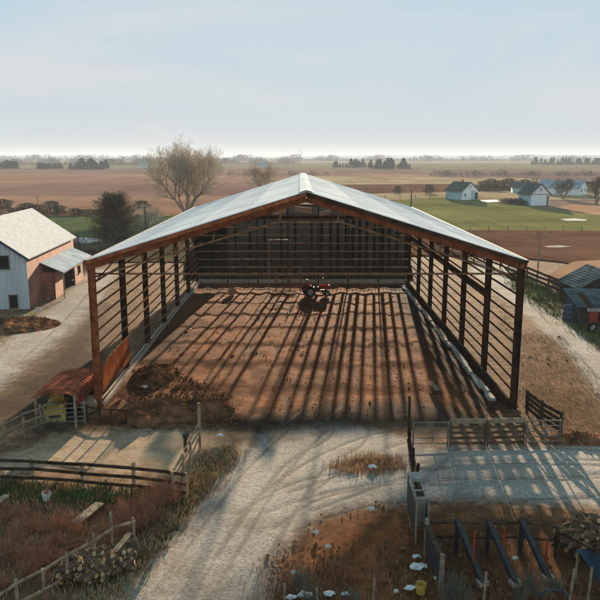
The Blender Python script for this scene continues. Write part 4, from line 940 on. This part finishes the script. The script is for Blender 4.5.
def bucket(px, py, label, m, r=.17, h=.3, rot=0):
    t = thing('bucket', label, 'bucket', G(px, py)+Vector((0, 0, r if rot else 0))); q = MB(); n = 14
    vs = [(math.cos(2*math.pi*i/n)*a, math.sin(2*math.pi*i/n)*a, z) for a, z in ((r*.8, 0), (r, h), (r*.93, h), (r*.75, .02)) for i in range(n)]
    fs = [(j*n+i, j*n+(i+1) % n, (j+1)*n+(i+1) % n, (j+1)*n+i) for j in range(3) for i in range(n)]+[tuple(range(n))[::-1], tuple(range(3*n, 4*n))]
    q.add(vs, fs); q.build('pail', M[m], t)
    hd = MB()
    for i in range(8):
        a0, a1 = math.pi*i/8, math.pi*(i+1)/8; hd.tube((math.cos(a0)*r, 0, h+math.sin(a0)*r*.7), (math.cos(a1)*r, 0, h+math.sin(a1)*r*.7), .01, n=4)
    hd.build('handle', M['gal'], t)
    if rot: t.rotation_euler = (math.radians(80), 0, rot)
bucket(420.5, 593, 'yellow bucket near the bottom edge beside a white sack', 'yellow', .18, .34)
bucket(47, 500, 'white bucket in front of the dark rail fence', 'white', .2, .34)
bucket(38, 313, 'white bucket at the brick corner of the barn', 'white', .22, .5)
t = thing('potted_plant', 'tuft of red brown twigs standing in the white bucket', 'plant', G(47, 500)+Vector((0, 0, .2)))
q = MB()
for k in range(40): a = R.random()*6.28; q.tube((0, 0, 0), (math.cos(a)*R.uniform(.05, .3), math.sin(a)*.25, R.uniform(.3, .7)), .008, .003, 3)
q.build('twigs', M['twigred'], t)
def plank(px0, py0, px1, py1, label, w_=.3, m='timber', z=.14, th=.05):
    a = G(px0, py0, z); c = G(px1, py1, z+.06); o0 = (a+c)/2; o = MB().beam(a-o0, c-o0, w_, th).build('plank', M[m]); o.location = o0; tag(o, label, 'plank')
plank(75, 523, 100, 503, 'wide grey plank lying in the red brown garden weeds', .42)
plank(-8, 506, 7, 495, 'bright pale plank at the left edge of the garden', .3, 'paletimber', .3)
plank(430, 381, 437, 390, 'pale broken board on the floor near the right wall', .35, 'paletimber')
plank(112, 555, 130, 533, 'slanting grey board above the firewood heap', .22, 'paletimber', .5)
plank(118, 562, 131, 549, 'short pale board beside the firewood heap', .12, 'paletimber', .3)
plank(60, 545, 85, 540, 'dark thin board in the garden weeds', .15, 'darktimber')
t = thing('black_bollard', 'short black bollard with a round head in the pale yard beside the short fence', 'bollard', G(185.5, 449))
MB().tube((0, 0, -.1), (0, 0, .65), .1, .08, 10).build('shaft', M['blackm'], t); MB().blob((.03, 0, .72), .16, 2, (1.1, 1, .8), .08, 2).build('cap', M['blackm'], t)
MB().tube((.05, 0, .6), (.28, .02, .35), .035, n=6).build('lever', M['blackm'], t)
# dark wreath / wheel in lower right scrub
t = thing('barrel_hoop', 'pale blue curved hoop half buried at the bottom right', 'hoop', G(553, 598)); q = MB()
for i in range(10):
    a0, a1 = math.pi*i/10, math.pi*(i+1)/10; q.tube((math.cos(a0)*.5, 0, math.sin(a0)*.3), (math.cos(a1)*.5, 0, math.sin(a1)*.3), .035, n=6)
q.build('hoop_ring', M['blue'], t)
# ------------------------------------------------------------------ poles
def pole(px, py, h, label, arm=True, m='timber', r=.11):
    t = thing('utility_pole', label, 'pole', G(px, py))
    MB().tube((0, 0, -.3), (0, 0, h), r, r*.7, 8).build('shaft', M[m], t)
    if arm:
        MB().beam((-.75, 0, h-.25), (.75, 0, h-.25), .1, .12).build('crossarm', M[m], t)
        for x in (-.65, .65): MB().tube((x, 0, h-.2), (x, 0, h-.02), .05, n=6).build('insulator', M['white'], t)
pole(537, 284, 5.8, 'pale utility pole with short crossarm beside the right track', m='paletimber', r=.1)
pole(146, 238, 5.5, 'thin dark pole right of the conifer', arm=False, m='darktimber')
pole(39, 222, 6, 'thin bare pole behind the barn ridge', arm=False)
pole(301, 192, 16.5, 'thin pale mast rising just behind the shed ridge', arm=False, m='white', r=.1)
pole(411, 207, 5, 'dark post at the near edge of the green field', arm=False, m='darktimber', r=.2)
# ------------------------------------------------------------------ trees
def branch(mb, tw, p, d, l, r, dep, q, thin, up=.08):
    segs = 3; pp = p; dd = d.copy()
    for s in range(segs):
        dd = (dd+Vector((q.gauss(0, .13), q.gauss(0, .13), q.gauss(0, .08)+up))).normalized()
        np_ = pp+dd*l/segs; r1 = r*(1-.3*(s+1)/segs)
        (mb if dep > 3 else tw).tube(pp, np_, r*(1-.3*s/segs), r1, 5 if r > .05 else 3, cap=False)
        pp = np_
        if dep > 1 and s >= (2 if dep > 6 else 1):
            n = Vector((q.gauss(0, 1), q.gauss(0, 1), q.gauss(0, .5))).normalized(); branch(mb, tw, pp, (dd*.65+n*.75).normalized(), l*q.uniform(.5, .7), max(thin, r*.45), dep-2, q, thin, up)
    if dep <= 0: return
    for k in range(3 if q.random() < .45 else 2):
        n = Vector((q.gauss(0, 1), q.gauss(0, 1), q.gauss(0, .6))).normalized()
        branch(mb, tw, pp, (dd+n*q.uniform(.45, .75)).normalized(), l*q.uniform(.68, .88), max(thin, r*.62), dep-1, q, thin, up)
def bare_tree(name, label, px, py, h, seed, stems=3, dep=6, thin=.02, mt='bark', mtw='twig', r=.4, l0=None, spread=.35, cat='tree', group=None, up=.08):
    t = thing(name, label, cat, G(px, py), 0, group); q = random.Random(seed); a = MB(); b_ = MB()
    for s in range(stems):
        an = 2*math.pi*s/stems+q.random(); d = Vector((math.cos(an)*spread, math.sin(an)*spread*.6, 1)).normalized()
        branch(a, b_, Vector((math.cos(an)*.2*r, math.sin(an)*.2*r, -.3)), d, l0 or h*.24, r/math.sqrt(stems)*1.2, dep, q, thin, up)
    zmax = max(v[2] for v in b_.v); k = h/zmax
    for m_ in (a, b_): m_.v = [(x*k, y*k, z*k) for x, y, z in m_.v]
    if h > 15:
        for m_ in (a, b_): m_.v = [(x*.84, y*.84, z) for x, y, z in m_.v]
    a.build('trunk', M[mt], t); b_.build('crown', M[mtw], t); return t
bare_tree('bare_tree', 'tall spreading bare tree with several trunks behind the shed roof', 186, 213, 20.0, 31, 6, 7, .020, r=.8, spread=.8, up=.06, l0=4.6)
bare_tree('bare_tree', 'smaller bare tree just left of the shed ridge', 263, 193, 13.5, 9, 3, 7, .028, r=.5, spread=.45)
bare_tree('bare_tree', 'rounded bare tree at the right edge by the long white house', 596, 205, 9, 12, 2, 6, .035, r=.4, spread=.4, mtw='greywood')
bare_tree('bare_tree', 'small bare tree between the cottage and the long house', 563, 199, 7, 14, 3, 5, .05, r=.3, spread=.5, mtw='greywood')
bare_tree('bare_tree', 'low bare tree between the barn and the conifer', 80, 262, 4.6, 17, 4, 5, .014, r=.2, spread=.6, mtw='greywood')
bare_tree('bare_tree', 'bare tree right behind the conifer', 150, 235, 6, 18, 3, 5, .02, r=.2, spread=.5)
def conifer():
    t = thing('conifer', 'broad dark conifer between the barn and the shed', 'tree', G(116, 249)); q = random.Random(3)
    Ht = 9.2; a = MB(); a.tube((0, 0, -.3), (0, 0, 6.5), .35, .08, 8)
    f = MB()
    for k in range(230):
        z = .7+7.9*(k/230)**.85; ang = k*2.4+q.random()*.5; rr = 4.7*(1-(z/9.6)**1.9)**.75*q.uniform(.5, 1.15)*(1+.15*math.sin(2*ang))
        if z < 2: rr *= .8
        tip = Vector((math.cos(ang)*rr, math.sin(ang)*rr, z+.35*rr*q.uniform(.1, .6))); root = Vector((0, 0, z*.85)); a.tube(root, tip, .05, .01, 4, cap=False)
        for j in range(110):
            u = q.uniform(.35, 1.03); c = root.lerp(tip, u)+Vector((q.gauss(0, .28), q.gauss(0, .28), q.gauss(0, .16)-.05))
            d = Vector((math.cos(ang)+q.gauss(0, .6), math.sin(ang)+q.gauss(0, .6), q.gauss(.2, .4))).normalized()*q.uniform(.16, .36); s_ = Vector((-d.y, d.x, q.gauss(0, .08))).normalized()*.07
            f.add([c-s_, c+s_, c+d], [(0, 1, 2)])
    a.build('trunk', M['bark'], t); f.build('crown', M['conifer'], t)
conifer()
# far evergreens, bushes, woods
def leafball(h, wdt, n, m, seed, trunk=True, name='evergreen_tree', shape='cone', cat='tree', leaf=.9):
    t = thing(name, '', cat, (0, 0, 0)); q = random.Random(seed); f = MB()
    for k in range(n):
        z = q.uniform(.06, 1)
        if shape == 'cone': rr = wdt/2*(1-z)**.7*(.7+.5*math.sin(z*19+seed)**2)+.1
        else: rr = wdt/2*math.sqrt(max(0, 1-(2*z-.9)**2*.8))*q.uniform(.6, 1.05)*(1+.28*math.sin(z*9+seed))
        a = q.random()*6.28; rr *= (1+.22*math.sin(3*a+seed)+.12*math.sin(7*a+z*5)) if shape == 'round' else 1; u = q.uniform(.15, 1)**.5*rr; c = Vector((math.cos(a)*u, math.sin(a)*u, z*h)); s_ = leaf*q.uniform(.5, 1.1)*h/8
        d = Vector((q.gauss(0, 1), q.gauss(0, 1), q.gauss(0, .7))).normalized()*s_; e = d.cross(Vector((q.gauss(0, 1), q.gauss(0, 1), q.gauss(0, 1)))).normalized()*s_*.6
        f.add([c-e, c+e, c+d], [(0, 1, 2)])
    if trunk: MB().tube((0, 0, -.3), (0, 0, h*.8), h*.02, h*.008, 5).build('trunk', M['bark'], t)
    f.build('crown' if trunk else 'foliage', M[m], t); return t
ev = [leafball(10, 5.5, 420, 'evergreen', s) for s in (1, 2, 3)]; usedp = [False]*3
def put_ev(px, py, h, label, group):
    i = R.randrange(3); g = G(px, py)
    if not usedp[i]: usedp[i] = True; o = ev[i]
    else: o = dup(ev[i], g)
    o.location = g; s = h/10; w_ = R.uniform(.8, 2.2); o.scale = (s*w_, s*w_, s); o.rotation_euler = (0, 0, R.random()*6); o['label'] = label; o['group'] = group
def row(x0, x1, n, y, h0, h1, label, group):
    for k in range(n): put_ev(x0+(x1-x0)*(k+R.uniform(.2, .8))/n, y+R.uniform(-.25, .3), R.uniform(h0, h1), label, group)
row(70, 108, 15, 169.2, 4.5, 12, 'evergreen in the dark clump on the plain above the conifer', 'evergreens above the conifer')
row(36, 62, 11, 168.8, 5, 7.5, 'low evergreen in the clump left of the larger one', 'low evergreens on the left plain')
row(0, 18, 8, 168.8, 7, 10, 'evergreen in the clump at the far left horizon', 'evergreens at far left')
row(333, 372, 14, 167.6, 4.5, 11, 'evergreen in the row right of the shed ridge', 'evergreens right of the ridge')
row(370, 411, 13, 168.8, 5, 13, 'evergreen in the taller right end of the row beyond the ridge', 'taller evergreens beyond the ridge')
row(530, 600, 22, 165.0, 5, 13, 'evergreen in the distant dark row at the far right horizon', 'evergreens at the far right horizon')
bs = [leafball(4, 5, 2600, 'bush', s, False, 'round_bush', 'round', 'bush', .42) for s in (5, 6)]; usedb = [False]*2
def put_bush(px, py, h, w_, label, group=None, m=None):
    i = R.randrange(2); g = G(px, py)
    if not usedb[i]: usedb[i] = True; o = bs[i]
    else: o = dup(bs[i], g)
    o.location = g; o.scale = (w_/5, w_/5, h/4); o.rotation_euler = (0, 0, R.random()*6); o['label'] = label
    if group: o['group'] = group
put_bush(429, 193.5, 3.4, 5.5, 'round dark bush left of the white farm building'); put_bush(397.5, 193, 2.8, 4.5, 'small dark bush beyond the shed roof slope')
for k, (x, y, h, w_) in enumerate(((3, 216, 4.0, 7), (28, 215.5, 3.0, 6), (37, 215.5, 2.6, 6), (52, 215, 3.4, 5.5), (60, 215.3, 2.4, 4.5), (20, 215.5, 2.0, 5), (75, 215, 1.6, 5), (84, 215, 1.4, 5), (142, 208, 2, 6), (98, 214.7, 1.2, 5))):
    put_bush(x, y, h, w_, 'brown bush on the hedge line at the far edge of the green strip', 'hedge bushes beyond the green strip')
for k, (x, y, h, w_) in enumerate(((6, 246, 3.6, 5), (22, 244, 3.2, 5), (32, 243, 3.6, 4), (-6, 248, 4, 5))):
    put_bush(x, y, h, w_, 'dark bush crowding behind the cream barn roof', 'bushes behind the barn')
for k, (x, y, h, w_) in enumerate(((508, 203.5, 1.6, 6), (513, 204, 1.4, 5), (519, 204.5, 1.8, 6), (524, 205, 1.4, 5))):
    put_bush(x, y, h, w_, 'low dark shrub beside the white cottage', 'shrubs beside the cottage')
for k, (x, y, h, w_) in enumerate(((484, 190, 3.8, 8), (491, 189.8, 4.6, 8), (500, 189, 3.6, 8), (508, 190, 4.8, 9), (515, 189, 3.2, 7), (525, 189.5, 4.2, 8), (553, 191, 4.5, 9), (560, 190, 4, 8), (570, 189, 4, 9), (588, 192, 4, 9))):
    put_bush(x, y, h, w_, 'grey green bush in the scrub belt beyond the white houses', 'scrub belt beyond the white houses')
for k, (x, y, h, w_) in enumerate(((92, 262, 1.8, 3.2), (104, 262, 1.5, 3), (70, 266, 1.5, 2.5), (130, 252, 2.0, 4))):
    put_bush(x, y, h, w_, 'low dark bush at the foot of the conifer', 'bushes at the foot of the conifer')
# woodland belts near the horizon
def woods(px0, px1, py, h, n, seed, m='woods', dpt=60):
    q = random.Random(seed); a = G(px0, py); c = G(px1, py); f = MB()
    for k in range(n):
        u = q.random(); b0 = a.lerp(c, u)+Vector((0, q.uniform(0, dpt), 0)); hh = h*q.uniform(.5, 1)*(.7+.3*math.sin(u*40+seed)); w_ = hh*q.uniform(.25, .45)
        for j in range(16):
            p = b0+Vector((q.gauss(0, w_*.5), q.gauss(0, w_*.5), q.uniform(.1, .9)*hh)); s_ = w_*q.uniform(.2, .45)
            d = Vector((q.gauss(0, 1), q.gauss(0, .6), q.gauss(0, 1))).normalized()*s_; e = d.cross(Vector((0, 1, q.gauss(0, .3)))).normalized()*s_*.5
            f.add([p-e, p+e, p+d], [(0, 1, 2)])
    tag(f.build('woodland', M[m]), kind='stuff')
woods(-60, 150, 165.5, 13, 900, 1); woods(110, 300, 164.2, 13, 700, 2); woods(290, 620, 161.8, 20, 900, 3, 'woods', 200)
woods(430, 620, 176.5, 5, 500, 4, 'greywood', 30); woods(200, 330, 176, 4, 220, 5, 'greywood', 30); woods(-60, 300, 162.0, 22, 900, 6, 'woods', 300)
woods(520, 620, 187, 4.5, 160, 7, 'greywood', 14)
# bare shrubs near
def shrub_proto(seed, m):
    t = thing('bare_shrub', '', 'shrub', (0, 0, 0)); q = random.Random(seed); mb = MB()
    for k in range(46):
        a = q.random()*6.28; s_ = q.uniform(.15, .8); d = Vector((math.cos(a)*s_, math.sin(a)*s_, 1)).normalized(); p = Vector((math.cos(a)*.08, math.sin(a)*.08, -.05)); r = .014
        for j in range(4):
            n_ = p+d*q.uniform(.18, .32); mb.tube(p, n_, r, r*.75, 3, cap=False)
            for z in range(2):
                e = (d+Vector((q.gauss(0, .6), q.gauss(0, .6), q.gauss(0, .4)))).normalized(); mb.tube(n_, n_+e*q.uniform(.15, .32), r*.55, r*.3, 3, cap=False)
            p = n_; r *= .75; d = (d+Vector((q.gauss(0, .2), q.gauss(0, .2), q.gauss(0, .15)))).normalized()
    mb.build('twigs', M[m], t); return t
sh = [shrub_proto(1, 'twigred'), shrub_proto(2, 'twigred'), shrub_proto(3, 'greywood')]; us = [False]*3
def put_shrub(i, px, py, s, label, group):
    g = G(px, py)
    if not us[i]: us[i] = True; o = sh[i]
    else: o = dup(sh[i], g)
    o.location = g; o.scale = (s*R.uniform(.9, 1.2), s, s*R.uniform(.8, 1.05)); o.rotation_euler = (0, 0, R.random()*6); o['label'] = label; o['group'] = group
for (x, y) in ((118, 530), (128, 524), (137, 516), (146, 512), (154, 508), (160, 503), (167, 507), (124, 538), (140, 530), (112, 546), (150, 520)): put_shrub(R.randrange(2), x, y, R.uniform(.7, 1.1), 'red brown bare shrub in the thicket at the right of the garden', 'thicket shrubs at the right of the garden')
for (x, y) in ((20, 540), (32, 530), (45, 535), (58, 545), (15, 560), (40, 558), (62, 530), (72, 550), (30, 575), (8, 520), (78, 535), (5, 590), (52, 566)): put_shrub(R.randrange(2), x, y, R.uniform(.55, .95), 'red brown bare shrub in the left part of the garden', 'shrubs in the left part of the garden')
for (x, y) in ((455, 592), (447, 600), (462, 604), (530, 590), (540, 598), (556, 590), (350, 604), (300, 586), (310, 604), (520, 602)): put_shrub(2, x, y, R.uniform(.45, .75), 'grey dead shrub along the bottom edge of the dark ground', 'dead shrubs along the bottom edge')
for (x, y) in ((562, 292), (569, 292), (556, 289), (574, 294)): put_shrub(2, x, y, R.uniform(1.1, 1.7), 'bare upright shrub behind the low shed fence', 'bare shrubs behind the low shed')
for (x, y) in ((48, 428), (56, 428), (37, 433), (62, 430)): put_shrub(2, x, y, R.uniform(.45, .7), 'grey dead shrub at the foot of the bluish gate', 'dead shrubs by the bluish gate')
for (x, y) in ((135, 412), (128, 402), (122, 398)): put_shrub(0, x, y, .6, 'small red brown shrub inside the left front corner of the shed', 'small shrubs in the left shed corner')
for i, u in enumerate(us):
    if not u: bpy.data.objects.remove(sh[i])
# ------------------------------------------------------------------ haze
hz = MB(); hz.box((0, 4400, 22), (17800, 9500, 48)); o = hz.build('haze', M['white']); o.data.materials.clear()
hm = bpy.data.materials.new('haze'); hm.use_nodes = True; t = hm.node_tree; t.nodes.clear(); oo = t.nodes.new('ShaderNodeOutputMaterial'); pv = t.nodes.new('ShaderNodeVolumePrincipled')
pv.inputs['Color'].default_value = (.60, .70, .82, 1); pv.inputs['Density'].default_value = .0002; pv.inputs['Anisotropy'].default_value = .0
t.links.new(pv.outputs[0], oo.inputs['Volume']); o.data.materials.append(hm); tag(o, kind='stuff')
sc.cycles.volume_bounces = 0; sc.cycles.max_bounces = 6; sc.cycles.transparent_max_bounces = 12; sc.cycles.use_denoising = True
